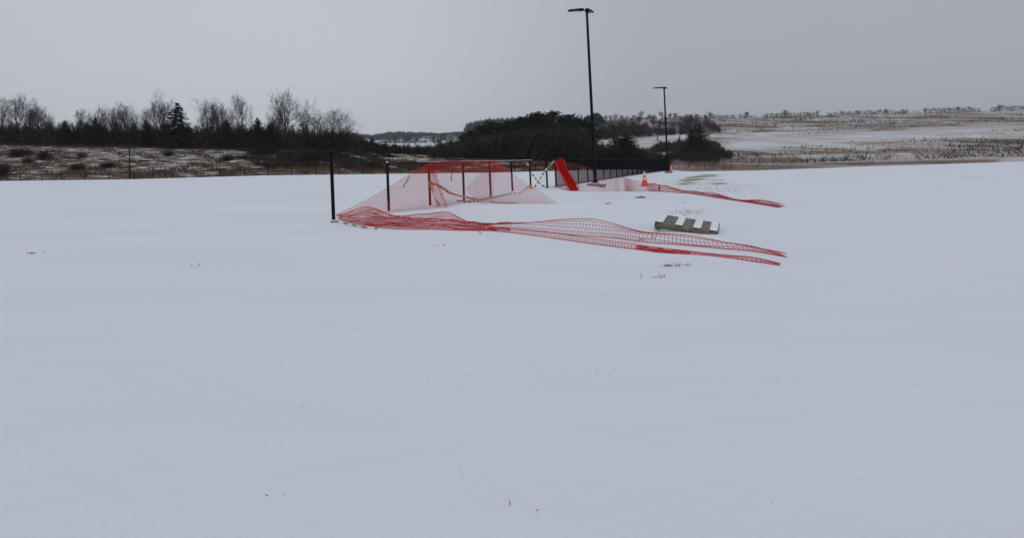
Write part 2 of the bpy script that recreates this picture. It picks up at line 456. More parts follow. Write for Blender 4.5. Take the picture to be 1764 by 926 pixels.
def hillP(px, Y):
    Ys = [t[0] for t in hill_tab]
    py = np.interp(Y, Ys, [np.interp(px, [q[0] for q in t[1]], [q[1] for q in t[1]]) for t in hill_tab])
    return W(px, py, Y)
def farP(px, Y):
    Ys = [t[0] for t in far_tab]
    py = np.interp(Y, Ys, [np.interp(px, [q[0] for q in t[1]], [q[1] for q in t[1]]) for t in far_tab])
    return W(px, py, Y)

# ------------------------------------------------------------------ damp winter air
hm = bpy.data.materials.new('haze'); hm.use_nodes = True
hn, hl = hm.node_tree.nodes, hm.node_tree.links; hn.clear()
ho = hn.new('ShaderNodeOutputMaterial'); hv = hn.new('ShaderNodeVolumePrincipled')
hv.inputs['Color'].default_value = (.82, .89, 1.0, 1); hv.inputs['Density'].default_value = HAZE; hv.inputs['Anisotropy'].default_value = 0.0
hl.new(hv.outputs[0], ho.inputs['Volume'])
hb_ = MB(); hb_.box((0, 0, (150 - 60) / 2), (6400, 6400, 210)); hz = hb_.build('haze', hm); tag(hz, 'thin damp winter haze over the fields', kind='stuff')

# ------------------------------------------------------------------ vegetation builders
def rot_about(v, axis, a):
    c, s_ = math.cos(a), math.sin(a)
    return v * c + np.cross(axis, v) * s_ + axis * (axis @ v) * (1 - c)
def grow(seed, height=10.0, style='oak', levels=5, twig_r=.016, dens=1.0):
    r = random.Random(seed)
    segs = [[] for _ in range(levels + 1)]
    def branch(p, d, L, rad, lev):
        n = 5 if lev == 0 else (4 if lev < 3 else 3)
        step = L / n; pts = [p]; rr = [rad]
        side_from = {'oak': .38, 'vase': .30, 'pole': .45}[style] if lev == 0 else .2
        for i in range(n):
            wob = .06 if lev == 0 else .15
            d = d + np.array([r.gauss(0, wob), r.gauss(0, wob), r.gauss(0, wob * .6) + (.13 if lev else .02)])
            d = d / np.linalg.norm(d)
            q = p + d * step
            endr = rad * (1 - .75 * (i + 1) / n) if lev else rad * (1 - .55 * (i + 1) / n)
            r0 = rr[-1]; r1 = max(endr, twig_r * .6)
            segs[lev].append((p, q, r0, r1)); rr.append(r1); pts.append(q); p = q
        if lev >= levels: return
        nk = {0: r.randint(7, 10), 1: r.randint(4, 6), 2: r.randint(4, 5), 3: r.randint(3, 4), 4: 2}.get(lev, 2)
        nk = max(2, int(round(nk * dens)))
        az = r.uniform(0, 6.28)
        for k in range(nk):
            f = side_from + (1 - side_from) * (k + r.random() * .7) / nk if lev == 0 else lerp(side_from, 1, (k + .5 + r.uniform(-.3, .3)) / nk)
            f = min(f, .999); i = int(f * n); t = f * n - i
            bp = pts[i] * (1 - t) + pts[i + 1] * t
            br = rr[i] * (1 - t) + rr[i + 1] * t
            dd = pts[i + 1] - pts[i]; dd = dd / np.linalg.norm(dd)
            az += 2.4 + r.uniform(-.5, .5)
            ref = np.array([0, 0, 1.]) if abs(dd[2]) < .9 else np.array([1., 0, 0])
            ax = np.cross(dd, ref); ax /= np.linalg.norm(ax); ax = rot_about(ax, dd, az)
            ang = {'oak': r.uniform(.60, 1.05), 'vase': r.uniform(.35, .70), 'pole': r.uniform(.5, .9)}[style] * (1 - .35 * f if lev == 0 else 1)
            nd = rot_about(dd, ax, ang)
            if lev == 0:
                k_l = {'oak': r.uniform(.52, .72), 'vase': r.uniform(.72, .95), 'pole': r.uniform(.28, .40)}[style] * (1.15 - .35 * f)
            else: k_l = r.uniform(.45, .68)
            branch(bp, nd, L * k_l, max(br * r.uniform(.52, .76), twig_r), lev + 1)
    branch(np.array([0, 0, -.2]), np.array([0, 0, 1.]), height * {'oak': .60, 'vase': .50, 'pole': .84}[style], height * .025, 0)
    return segs
def unit_scale(parts, height):
    return height
protos = {}
def tree_proto(key, seed, style, mat_t='bark', mat_c='twig', levels=5, twig_r=.016, dens=1.0):
    segs = grow(seed, 10.0, style, levels, twig_r, dens)
    top = max(s_[1][2] for l_ in segs for s_ in l_); k = 10.0 / top
    def mk(ls, sides):
        m = MB()
        for l_, sd_ in zip(ls, sides):
            if l_:
                P0 = np.array([s_[0] for s_ in l_]) * k; P1 = np.array([s_[1] for s_ in l_]) * k
                m.tubes(P0, P1, np.array([s_[2] for s_ in l_]) * (k if sd_ > 3 else 1), np.array([s_[3] for s_ in l_]) * (k if sd_ > 3 else 1), sd_)
        return m
    tm = mk(segs[:2], [7, 5]).build('trunk', M[mat_t], smooth=True).data
    cm = mk(segs[2:], [3] * 6).build('crown', M[mat_c]).data
    for o in [o for o in COL.objects if o.data in (tm, cm)]: bpy.data.objects.remove(o)
    protos[key] = (tm, cm)
def conifer_proto(key, seed, kind):
    r = np.random.default_rng(seed)
    tmb = MB(); tmb.tubes([[0, 0, -.2]], [[0, 0, 9.6]], .16, .02, 7)
    segs0, segs1 = [], []; tri = []
    nw = {'spruce': 26, 'cedar': 30, 'pine': 17}[kind]
    for w in range(nw):
        f = w / (nw - 1)
        z = {'spruce': .6 + 9.2 * f, 'cedar': .2 + 9.5 * f, 'pine': 1.2 + 8.4 * f}[kind]
        if kind == 'spruce': R = 3.1 * (1 - f) ** .8 + .12
        elif kind == 'cedar': R = 2.0 * math.sin(min(1, (1 - f) * 1.25 + .04) * math.pi / 2) ** .9 + .08
        else: R = 3.0 * (math.sin(math.pi * (.12 + .83 * f)) ** .7) * r.uniform(.65, 1.1) + .2
        nb = {'spruce': 9, 'cedar': 10, 'pine': 7}[kind]
        for b in range(nb):
            a = r.uniform(0, 6.283); L = R * r.uniform(.72, 1.12)
            droop = {'spruce': -.35 + .5 * f, 'cedar': .5, 'pine': .18 + .3 * f}[kind]
            d = np.array([math.cos(a), math.sin(a), droop * r.uniform(.6, 1.3)])
            p0 = np.array([0, 0, z + r.uniform(-.12, .12)]); p1 = p0 + d * L
            segs0.append((p0, p1))
            ns = max(4, int(L * {'spruce': 13, 'cedar': 14, 'pine': 12}[kind]))
            for s_ in range(ns):
                g = r.uniform(.15, 1.03); c = p0 + (p1 - p0) * g
                side = np.array([-math.sin(a), math.cos(a), 0]) * (1 if r.random() < .5 else -1)
                sz = {'spruce': .50, 'cedar': .36, 'pine': .55}[kind] * r.uniform(.6, 1.2) * (1 - .35 * g)
                if kind == 'pine': c = c + r.normal(0, .16, 3)
                dd = side * .8 + d * .5 + np.array([0, 0, {'spruce': -.45, 'cedar': .55, 'pine': .35}[kind]]) + r.normal(0, .28, 3)
                dd /= np.linalg.norm(dd)
                wv = np.cross(dd, r.normal(0, 1, 3)); wv /= np.linalg.norm(wv)
                tri.append([c - wv * sz * .24, c + wv * sz * .24, c + dd * sz])
                wv2 = np.cross(dd, wv)
                tri.append([c - wv2 * sz * .2 + dd * sz * .1, c + wv2 * sz * .2, c + dd * sz * .9 + r.normal(0, .06, 3)])
    tmb.tubes([s_[0] for s_ in segs0], [s_[1] for s_ in segs0], .035, .008, 3)
    T = np.array(tri); n = len(T)
    cmb = MB(); cmb.add(T.reshape(-1, 3), np.arange(n * 3).reshape(-1, 3))
    t = tmb.build('trunk', M['bark']); c = cmb.build('crown', M['pine' if kind == 'pine' else 'needle'])
    protos[key] = (t.data, c.data); bpy.data.objects.remove(t); bpy.data.objects.remove(c)
def bush_proto(key, seed, mat, n=330, spread=1.25):
    r = np.random.default_rng(seed)
    a = r.uniform(0, 6.283, n); tilt = np.abs(r.normal(0, .62, n)) * spread
    d = np.stack([np.cos(a) * np.sin(tilt), np.sin(a) * np.sin(tilt), np.cos(tilt)], 1)
    base = np.stack([r.normal(0, 1.7, n), r.normal(0, 1.4, n), r.uniform(-.2, 2.4, n)], 1)
    L = r.uniform(1.5, 6.5, n)[:, None] * (1 - base[:, 2:3] * .12)
    m = MB(); m.tubes(base, base + d * L, .07, .03, 3)
    st = MB(); k = 9
    a2 = r.uniform(0, 6.28, k); m0 = np.stack([r.normal(0, .5, k), r.normal(0, .5, k), np.full(k, -.3)], 1)
    st.tubes(m0, m0 + np.stack([np.cos(a2) * 1.6, np.sin(a2) * 1.6, np.full(k, 5.5)], 1), .14, .06, 5)
    s1 = st.build('stem', M['bark']); s2 = m.build('twigs', M[mat])
    protos[key] = (s1.data, s2.data); bpy.data.objects.remove(s1); bpy.data.objects.remove(s2)

for i, (sd_, st_) in enumerate([(3, 'oak'), (8, 'oak'), (15, 'vase'), (21, 'vase'), (34, 'oak'), (42, 'pole'), (55, 'oak'), (61, 'vase')]):
    tree_proto('bare%d' % i, sd_, st_, twig_r=.0135)
for i, (sd_, st_) in enumerate([(103, 'oak'), (108, 'vase'), (115, 'oak'), (121, 'pole')]):
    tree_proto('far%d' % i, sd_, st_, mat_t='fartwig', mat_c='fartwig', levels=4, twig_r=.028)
conifer_proto('spruce', 5, 'spruce'); conifer_proto('cedar0', 6, 'cedar'); conifer_proto('cedar1', 16, 'cedar')
conifer_proto('pine0', 7, 'pine'); conifer_proto('pine1', 17, 'pine'); conifer_proto('pine2', 27, 'pine')
bush_proto('bush0', 1, 'brush'); bush_proto('bush1', 2, 'thicket'); bush_proto('bush2', 3, 'redbrush', 520)

def plant(key, base, height, label, cat='tree', group=None, wide=1.0, name=None, rz=None, lean=0.0):
    tm, cm = protos[key]
    nm = name or ('bush' if key.startswith('bush') else 'pine_tree' if key.startswith('pine') else 'spruce_tree' if key == 'spruce' else 'cedar_tree' if key.startswith('cedar') else 'bare_tree')
    e = empty(nm, base, label, cat, group, rz=random.uniform(0, 6.28) if rz is None else rz)
    k = height / 10.0 if not key.startswith('bush') else height / 8.5
    e.scale = (k * wide, k * wide, k)
    e.rotation_euler[0] = lean
    for n_, d_ in (('trunk', tm), ('crown', cm)) if not key.startswith('bush') else (('stem', tm), ('twigs', cm)):
        o = bpy.data.objects.new(n_, d_); COL.objects.link(o); o.parent = e
    return e
def crest(px, back=4.0):
    yc = float(np.interp(px, CR_PX, CR_Y)); pc = float(np.interp(px, CR_PX, CR_PY))
    p = W(px, pc, yc); k = (yc + back) / yc
    return np.array([p[0] * k, p[1] * k, p[2] - back * .066])
def plant_top(key, base, px, pytop, label, **kw):
    top = W(px, pytop - (3 if key.startswith('bare') else 0), base[1])
    return plant(key, base, top[2] - base[2], label, **kw)

# slivers: masses of fine twigs
def sliver_mass(mb, P, L, wid, upness=1.2, seed=0):
    r = np.random.default_rng(seed); n = len(P)
    d = r.normal(0, 1, (n, 3)); d[:, 2] = np.abs(d[:, 2]) * .6 + upness; d /= np.linalg.norm(d, axis=1, keepdims=True)
    w_ = np.cross(d, r.normal(0, 1, (n, 3))); w_ /= np.linalg.norm(w_, axis=1, keepdims=True)
    L = np.asarray(L)[:, None]; ww = np.asarray(wid)
    ww = ww[:, None] if ww.ndim else ww
    V = np.stack([P - w_ * ww, P + w_ * ww, P + d * L], 1)
    mb.add(V.reshape(-1, 3), np.arange(n * 3).reshape(-1, 3))

# ---- the dark wood along the crest of the bank
WT_PX = [-700, -300, 0, 30, 60, 95, 130, 170, 240, 290, 330, 400, 450, 520, 590, 610, 625, 645]
WT_PY = [204, 209, 212, 210, 213, 211, 210, 212, 214, 212, 214, 213, 212, 219, 225, 230, 237, 247]
r_ = np.random.default_rng(77)
n = 130000
px_ = r_.uniform(-700, 645, n); back = r_.uniform(1.5, 26, n) 
yc_ = np.interp(px_, CR_PX, CR_Y); pc_ = np.interp(px_, CR_PX, CR_PY)
dz_ = np.array([ray(a, b)[2] for a, b in zip(px_, pc_)]); dx_ = np.array([ray(a, b)[0] for a, b in zip(px_, pc_)])
Yb = yc_ + back; gz = EYE + dz_ * yc_ - back * .066
top_py = np.interp(px_, WT_PX, WT_PY) + 3 * np.sin(px_ * .21) + 2.5 * np.sin(px_ * .53 + 1) + r_.normal(0, 2.2, n)
tz = EYE + (dz_ + (pc_ - top_py) / 1000) * Yb
hgt = np.maximum(tz - gz, 1.0)
f_ = r_.uniform(0, 1, n) ** 1.25
P = np.stack([dx_ * Yb, Yb, gz + f_ * (hgt - 1.0)], 1)
wm = MB(); sliver_mass(wm, P, r_.uniform(.7, 2.2, n), np.where(f_ > .8, .05, r_.uniform(.08, .26, n)), 1.0, 5)
wood = wm.build('woodland', M['thicket']); tag(wood, 'dark mass of leafless saplings and scrub along the crest of the bank', kind='stuff')

# ---- bare trees standing out of that wood: (px, top py, kind, width, back)
TL = [
    (8, 163, 0, 1.0, 8, 'tall bare tree at the far left edge of the treeline'),
    (28, 160, 1, 1.0, 5, 'broad bare tree, second from the left end of the treeline'),
    (47, 170, 4, .9, 9, 'bare tree between the two broad crowns at the left end'),
    (66, 170, 2, 1.1, 6, 'spreading bare tree, fourth from the left end of the treeline'),
    (84, 192, 3, 1.0, 10, 'lower bare tree sloping down at the end of the leftmost clump'),
    (139, 188, 5, 1.1, 7, 'thin pale bare tree alone over the dark hedge'),
    (153, 196, 6, .9, 12, 'small thin bare tree just right of the pale lone one'),
    (177, 180, 3, .9, 7, 'narrow upright bare tree left of the two rounded ones'),
    (205, 184, 7, 1.3, 9, 'bare tree leaning left beside a rounder tree'),
    (222, 175, 0, .9, 6, 'rounded bare tree above the thin far pole'),
    (236, 190, 4, .8, 12, 'small bare tree behind the rounded one near the far pole'),
    (281, 153, 2, 1.15, 6, 'tall bare tree right beside the dark spruce'),
    (262, 185, 1, 1.0, 12, 'low bare tree on the left of the tall one by the spruce'),
    (352, 168, 6, .95, 6, 'bare tree with a full crown left of the forked one'),
    (366, 176, 5, 1.1, 9, 'narrow bare tree hard against the full-crowned one'),
    (382, 180, 7, 1.1, 7, 'forked bare tree with one limb reaching right'),
    (417, 161, 1, .95, 5, 'rounded bare tree with a straight trunk right of the forked tree'),
    (490, 151, 3, 1.25, 5, 'largest bare tree, many upright limbs, in the middle of the treeline'),
    (474, 178, 2, 1.0, 12, 'thin bare tree behind the left limbs of the largest tree'),
    (524, 190, 5, 1.4, 8, 'sparse bare tree just right of the largest tree'),
    (552, 187, 4, 1.1, 5, 'bushy bare tree, left one of the rightmost clump'),
    (570, 186, 0, 1.0, 8, 'bare tree in the middle of the rightmost clump'),
    (586, 190, 6, 1.05, 6, 'bare tree at the right end of the treeline, crown drooping right'),
    (600, 210, 2, .9, 10, 'short bare tree at the far right tip of the wood'),
    (-40, 168, 3, 1.0, 7, 'bare tree just outside the left edge'),
]
for px, pt, k, wd, bk_, lab in TL[:-1]:
    plant_top('bare%d' % k, crest(px, bk_), px, pt - 1, lab, group='bare trees of the treeline', wide=wd * .86)
plant_top('spruce', crest(307, 3), 307, 177, 'dark full spruce standing above the treeline', wide=1.55)
for px, pt, k, lab in [(165, 202, 0, 'small dark cedar tip under the narrow upright tree'), (151, 210, 1, 'short dark cedar in the hedge left of centre'),
                       (252, 207, 0, 'dark cedar left of the tall tree by the spruce'), (391, 206, 1, 'slim cedar tip between the forked and the rounded tree'),
                       (445, 203, 0, 'broad dark cedar left of the largest bare tree'), (466, 212, 1, 'dark cedar under the largest bare tree'),
                       (112, 208, 1, 'dark cedar above the open slope at left'), (285, 212, 0, 'low cedar at the foot of the tall bare tree')]:
    plant_top('cedar%d' % k, crest(px, 2), px, pt, lab, group='cedars of the treeline', wide=1.3)
# gap: cedars and brush right of the wood
for px, pt, k, lab in [(632, 240, 0, 'dark cedar at the left of the gap'), (641, 236, 1, 'tallest cedar at the left of the gap'), (653, 246, 0, 'cedar stepping down right of the tallest one'),
                       (664, 249, 1, 'small cedar below the snowy field'), (679, 251, 0, 'small cedar in the middle of the gap'), (704, 254, 1, 'pointed little cedar below the white patch'),
                       (717, 253, 0, 'rounded little cedar below the white patch'), (690, 252, 1, 'low cedar left of the pointed one')]:
    plant_top('cedar%d' % k, crest(px, 8) + np.array([0, 0, -1.2]), px, pt, lab, group='cedars in the gap', wide=1.6)
def belt(name, lab, pxs, tops, Y0, Y1, basefn, nn, mat, seed, L=(.6, 2.0), wd=(.05, .16), amp=2.0, upn=1.0, gap=None, end=10):
    r = np.random.default_rng(seed)
    px = r.uniform(pxs[0], pxs[-1], nn); Y = r.uniform(Y0, Y1, nn)
    tp = np.interp(px, pxs, tops) + amp * np.sin(px * .33 + seed) + amp * .7 * np.sin(px * .81) + r.normal(0, amp * .5, nn)
    B = np.array([basefn(a, b) for a, b in zip(px, Y)])
    Tz = np.array([W(a, b, c)[2] for a, b, c in zip(px, tp, B[:, 1])])
    hh = np.maximum(Tz - B[:, 2], .4); f = r.uniform(0, 1, nn)
    hh = hh * np.clip(np.minimum(px - pxs[0], pxs[-1] - px) / end, .15, 1) ** .7
    if gap is not None:
        g = np.sin(px * .047 + seed) + np.sin(px * .113 + 2 * seed + Y * .05) * .8 + np.sin(px * .29 + Y * .11) * .5 + r.normal(0, .35, nn)
        keep = g > gap; px, Y, B, hh, f = px[keep], Y[keep], B[keep], hh[keep] * np.clip(.5 + (g[keep] - gap) * .6, .4, 1), f[keep]; nn = len(px)
    P = B.copy(); P[:, 2] += f * np.maximum(hh - .2, .1)
    m = MB(); sliver_mass(m, P, r.uniform(*L, nn), r.uniform(*wd, nn), upn, seed)
    return tag(m.build(name, M[mat]), lab, kind='stuff')
belt('thicket', 'dark brush in the gap behind the snowy crest', [600, 650, 700, 740, 760, 800, 830], [238, 250, 255, 256, 250, 244, 240], 0, 1,
     lambda p, y: crest(p, 3 + 14 * y), 14000, 'thicket', 31)
# pine stand
PN = [(800, 236, 1), (815, 226, 0), (832, 218, 2), (848, 212, 1), (866, 214, 0), (884, 210, 2), (903, 204, 0), (925, 196, 1), (938, 197, 2), (955, 194, 0), (972, 203, 1), (988, 199, 2), (1003, 206, 0), (1014, 214, 1)]
def pine_base(px, Y): return np.array([W(px, 285, Y)[0], Y, -1.5 if px < 980 else -2.5])
for i, (px, pt, k) in enumerate(PN):
    b = pine_base(px, 165 + (i * 37 % 17))
    plant_top('pine%d' % k, b, px, pt, ['leftmost low pine at the foot of the far ridge', 'second pine from the left of the stand', 'third pine from the left, rounded top',
        'fourth pine from the left below the ridge line', 'fifth pine, crown level with the far ridge', 'sixth pine, just left of the tall shaggy pair', 'seventh pine, left shoulder of the tall pair',
        'tall shaggy pine, left one of the topmost pair', 'pine wedged between the two tallest crowns', 'tallest pine, right one of the topmost pair', 'pine right of the tallest, slightly lower',
        'flat-topped pine left of the tall lamp pole', 'pine right behind the tall lamp pole', 'lowest pine at the right end of the stand'][i], group='pines of the dark stand', wide=1.35)
belt('thicket', 'dark undergrowth filling the pine stand', [735, 790, 820, 860, 920, 960, 1010, 1035], [266, 254, 242, 236, 226, 224, 226, 246], 150, 185,
     pine_base, 42000, 'thicket', 32, L=(.8, 2.4), wd=(.08, .24), amp=3)
belt('thicket', 'low dark scrub behind the chain-link fence', [1000, 1030, 1060, 1075, 1100, 1115, 1140, 1158], [244, 252, 256, 249, 258, 263, 271, 278], 125, 150,
     lambda p, y: np.array([W(p, 285, y)[0], y, -6.0]), 16000, 'thicket', 33, amp=2)
plant_top('cedar1', np.array([W(1082, 285, 128)[0], 128, -5.0]), 1082, 231, 'dark bushy evergreen behind the long chain-link fence', wide=1.9)
plant_top('pine1', np.array([W(1072, 285, 131)[0], 131, -5.0]), 1073, 240, 'lower evergreen hard left of the bushy one', wide=1.5)
plant_top('bare4', np.array([W(1106, 285, 126)[0], 126, -5.0]), 1105, 252, 'small snowy-twigged bare tree right of the bushy evergreen', wide=1.5)
# wooded ridge behind the stand (distant)
def ridge_base(p, y): return farP(min(p, 900), y) if p < 900 else W(p, 224, y)
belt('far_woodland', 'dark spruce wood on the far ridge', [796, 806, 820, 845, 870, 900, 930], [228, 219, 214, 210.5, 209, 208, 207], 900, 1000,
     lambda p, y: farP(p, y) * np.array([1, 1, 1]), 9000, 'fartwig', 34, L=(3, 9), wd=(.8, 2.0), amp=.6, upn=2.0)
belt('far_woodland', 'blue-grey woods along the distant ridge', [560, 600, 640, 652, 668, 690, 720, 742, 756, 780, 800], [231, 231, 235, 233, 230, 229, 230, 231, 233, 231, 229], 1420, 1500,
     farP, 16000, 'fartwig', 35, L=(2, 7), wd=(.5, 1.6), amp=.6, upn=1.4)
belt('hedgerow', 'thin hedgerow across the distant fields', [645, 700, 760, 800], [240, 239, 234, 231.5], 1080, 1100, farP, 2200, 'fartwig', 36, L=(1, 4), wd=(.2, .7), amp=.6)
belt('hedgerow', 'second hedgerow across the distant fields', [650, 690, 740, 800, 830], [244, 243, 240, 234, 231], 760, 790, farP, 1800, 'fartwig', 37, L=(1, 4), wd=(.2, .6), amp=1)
FL = ['leftmost thin tree on the distant snow, beside a pair', 'taller tree of the left pair on the distant snow', 'left tree of the middle row on the distant snow', 'second tree of the middle row on the distant snow', 'right tree of the middle row on the distant snow',
      'tree left of the bright distant snow patch edge', 'low tree in front of the brush on the far snow', 'tallest far tree rising out of the brush in the gap', 'far tree right beside the tallest one in the gap', 'far tree nearest the dark pine stand', 'far tree on the upper snow field below the ridge']
for i, (px, Y, hh) in enumerate([(672, 640, 9), (681, 620, 11), (700, 640, 13), (707, 600, 12), (716, 640, 12), (748, 600, 13), (757, 560, 11), (770, 600, 15), (777, 560, 12), (790, 640, 14), (762, 700, 14)]):
    plant('far%d' % (i % 4), farP(px, Y), hh, FL[i], group='leafless trees in the distant fields', wide=1.2)
# right hill: ridge trees
RG = [(1030, 200, 2), (1044, 196, 0), (1052, 197, 3), (1060, 194, 0), (1071, 197, 1), (1079, 199, 3), (1085, 203, 3), (1092, 196, 2), (1104, 189, 0), (1119, 196, 1), (1127, 196, 2), (1140, 190, 0), (1155, 194, 1), (1163, 192, 2),
      (1183, 196, 0), (1191, 196, 1), (1200, 194, 2)]
RL = ['dark bare tree at the left end of the right ridge, right of the tall pole', 'second bare tree on the right ridge, close to the dark clump', 'thin ridge tree in the gap before the pair', 'left tree of a close pair on the right ridge',
      'right tree of a close pair on the right ridge', 'tiny pointed tree alone on the bare part of the ridge', 'smallest shrub-like tree left of the dark oval one', 'small dark oval tree just left of the biggest ridge tree', '',
      'thin tree just right of the biggest ridge tree', 'low thin tree midway between the biggest ridge tree and the thin pole', '', 'ridge tree just right of the thin lamp pole', 'wide rounded ridge tree, second right of the thin lamp pole',
      'ridge tree near the right edge, above the slim slope tree', 'ridge tree just left of the one over the maroon cedars', 'ridge tree standing right above the maroon cedars']
for i, (px, pt, k) in enumerate(RG):
    b = hillP(px, 640)
    plant_top('far%d' % k, b, px, pt, 'biggest round bare tree on the ridge of the right hill' if px == 1104 else 'round bare tree on the ridge just left of the thin lamp pole' if px == 1140 else RL[i],
              group='bare trees along the right ridge', wide=1.15)
for i, px in enumerate(range(1226, 1800, 61)):
    b = hillP(px + random.uniform(-8, 8), 640)
    plant('far%d' % (i % 4), b, random.uniform(6, 11), '%s bare tree on the far ridge, counting rightwards from the maroon cedars' % ['first', 'second', 'third', 'fourth', 'fifth', 'sixth', 'seventh', 'eighth', 'ninth', 'last'][i], group='bare trees on the ridge beyond the maroon cedars', wide=1.1)
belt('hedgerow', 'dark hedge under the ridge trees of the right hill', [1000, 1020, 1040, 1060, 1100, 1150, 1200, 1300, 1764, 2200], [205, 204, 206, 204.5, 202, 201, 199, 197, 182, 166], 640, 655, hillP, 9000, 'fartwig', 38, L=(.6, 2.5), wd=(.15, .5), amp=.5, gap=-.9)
belt('far_woodland', 'dense dark clump at the left end of the right ridge', [1000, 1018, 1026, 1036, 1042], [206, 201, 197, 197, 203], 600, 640, hillP, 5000, 'thicket', 39, L=(1, 4), wd=(.3, .9), amp=.6)
belt('hillside_brush', 'grey-brown brush band across the right hill', [1018, 1040, 1080, 1110, 1130, 1150, 1162], [224, 219, 217, 217, 220, 226, 231], 440, 500, hillP, 16000, 'thicket', 40, L=(1.0, 4.5), wd=(.06, .26), amp=2.4, gap=-1.1, end=45)
belt('hillside_brush', 'thin leafless brush on the upper slope', [1030, 1100, 1160, 1200, 1250], [213, 211, 212, 209, 212], 500, 640, hillP, 15000, 'fartwig', 41, L=(.6, 2.4), wd=(.06, .2), amp=1.5, gap=0.0)
belt('hillside_brush', 'brush at the right side of the upper slope by the maroon cedars', [1172, 1185, 1200, 1225, 1240], [226, 210, 206, 206, 212], 430, 520, hillP, 9000, 'thicket', 42, L=(.8, 3), wd=(.1, .3), amp=1.5, gap=-.2)
for px, Y, pt, k, lab in [(1133, 375, 204, 0, 'lone round bare tree on the snow field left of the thin lamp pole'), (1170, 375, 209, 1, 'slim bare tree on the snow field right of the thin lamp pole'),
                          (1112, 470, 205, 2, 'bare tree in the brush below the biggest ridge tree'), (1160, 480, 208, 3, 'thin bare tree between the two lone slope trees')]:
    plant_top('bare%d' % k if Y < 400 else 'far%d' % k, hillP(px, Y), px, pt, lab, group='bare trees on the slope', wide=1.1)
for i, (px, Y, hh_) in enumerate([(1040, 500, 10), (1050, 520, 11), (1067, 500, 12), (1078, 540, 10), (1090, 500, 13), (1101, 540, 11), (1124, 520, 12), (1146, 540, 11), (1182, 500, 14), (1190, 470, 15), (1199, 500, 13), (1215, 470, 14), (1176, 560, 10)]):
    plant('far%d' % (i % 4), hillP(px, Y), hh_, ['thin tree at the left end of the upper slope', 'thin tree second from the left on the upper slope', 'slope tree left above the dark conifer', 'slope tree right above the dark conifer', 'slope tree left of the biggest ridge tree',
        'slope tree under the biggest ridge tree', 'slope tree just left of the lone round one', 'slope tree right behind the thin lamp pole', 'slope tree right of the slim one', 'tall tree left above the maroon cedars', 'tall tree straight above the maroon cedars',
        'tree right above the maroon cedars', 'small tree high on the slope by the slim one'][i], group='thin trees on the upper slope', wide=1.15)
for px, Y, pt, lab in [(1057, 430, 214, 'pointed dark conifer on the right hill'), (1033, 420, 220, 'dark conifer just right of the tall lamp pole'), (1046, 430, 222, 'shorter conifer between the two dark ones on the hill')]:
    plant_top('cedar0', hillP(px, Y), px, pt, lab, group='dark conifers on the right hill', wide=1.3)
belt('hillside_brush', 'maroon brush below the snow field at right', [1128, 1140, 1150, 1165, 1180, 1200, 1240], [252, 246, 249, 247, 243, 240, 246], 290, 325, hillP, 13000, 'redbrush', 43, L=(.5, 2.0), wd=(.05, .18), amp=1.6, gap=-.35)
belt('hillside_brush', 'dense maroon brush between the thin lamp pole and the maroon cedars', [1122, 1135, 1148, 1160, 1175, 1190, 1205, 1225], [256, 247, 250, 249, 244, 243, 242, 246], 285, 320, hillP, 10000, 'redbrush', 46, L=(.5, 2.6), wd=(.04, .15), amp=2.6, end=18)
belt('hillside_brush', 'dark thicket under the maroon brush at right', [1150, 1165, 1180, 1200, 1230, 1260], [262, 255, 254, 252, 254, 262], 235, 275, hillP, 11000, 'thicket', 47, L=(.5, 2.4), wd=(.04, .14), amp=2.4, end=18)
belt('hillside_brush', 'dark brown scrub at the foot of the right hill', [1098, 1120, 1140, 1158, 1170, 1200, 1240], [262, 268, 267, 259, 258, 256, 260], 215, 262, hillP, 14000, 'thicket', 44, L=(.4, 1.6), wd=(.04, .14), amp=2, gap=-.5, end=40)
belt('hillside_brush', 'thin brown scrub in the hollow beyond the fence end', [1100, 1150, 1160, 1200, 1400, 1764], [274, 276, 280, 276, 268, 252], 155, 200, hillP, 5000, 'brush', 45, L=(.2, .8), wd=(.02, .08), amp=1.5, gap=0.0)

rs = np.random.default_rng(500); QP, QL = [], []
for k in range(330):
    pxc = 1200 + 1000 * rs.uniform(0, 1) ** 1.1; Yc = 170 + 480 * rs.uniform(0, 1) ** .8
    if 300 < Yc < 420 and rs.uniform() < .75: continue
    c_ = hillP(pxc, Yc); rad_ = rs.uniform(1.5, 6) * (1 + Yc / 500); m_ = int(rs.uniform(20, 90)); hh_ = rs.uniform(.4, 2.2) * (1 + Yc / 400)
    q_ = c_ + np.stack([rs.normal(0, rad_ * 1.8, m_), rs.normal(0, rad_, m_), rs.uniform(-.6, .25, m_) * hh_], 1)
    QP.append(q_); QL.append(np.full(m_, hh_) * rs.uniform(.5, 1.3, m_))
qm = MB(); QP = np.concatenate(QP); QL = np.concatenate(QL); sliver_mass(qm, QP, QL, rs.uniform(.04, .20, len(QP)), .9, 501)
tag(qm.build('hillside_brush', M['thicket']), 'irregular scrub scattered over the open slope at far right', kind='stuff')

# ---- tufts and brush on the bank
def bank_tufts(name, lab, nn, mat, tr, Lr, wr, seed, pxr=(-700, 1000), thr=.1, upn=1.0):
    r = np.random.default_rng(seed)
    px = r.uniform(*pxr, nn * 3); t = r.uniform(*tr, nn * 3)
    fld = np.sin(px * .045 + 3 * np.sin(t * 5 + seed)) + np.sin(px * .13 + t * 17) * .8 + np.sin(t * 31 + px * .02) * .6 + r.normal(0, .6, nn * 3)
    if pxr[0] > -600: fld = fld - 2.2 * np.clip(1 - np.minimum(px - pxr[0], pxr[1] - px) / (.3 * (pxr[1] - pxr[0])), 0, 1) ** 1.5
    ok = fld > thr; px, t = px[ok][:nn], t[ok][:nn]
    P = bankP(px, t); m = MB()
    sliver_mass(m, P, r.uniform(*Lr, len(P)), r.uniform(*wr, len(P)), upn, seed)
    return tag(m.build(name, M[mat]), lab, kind='stuff')
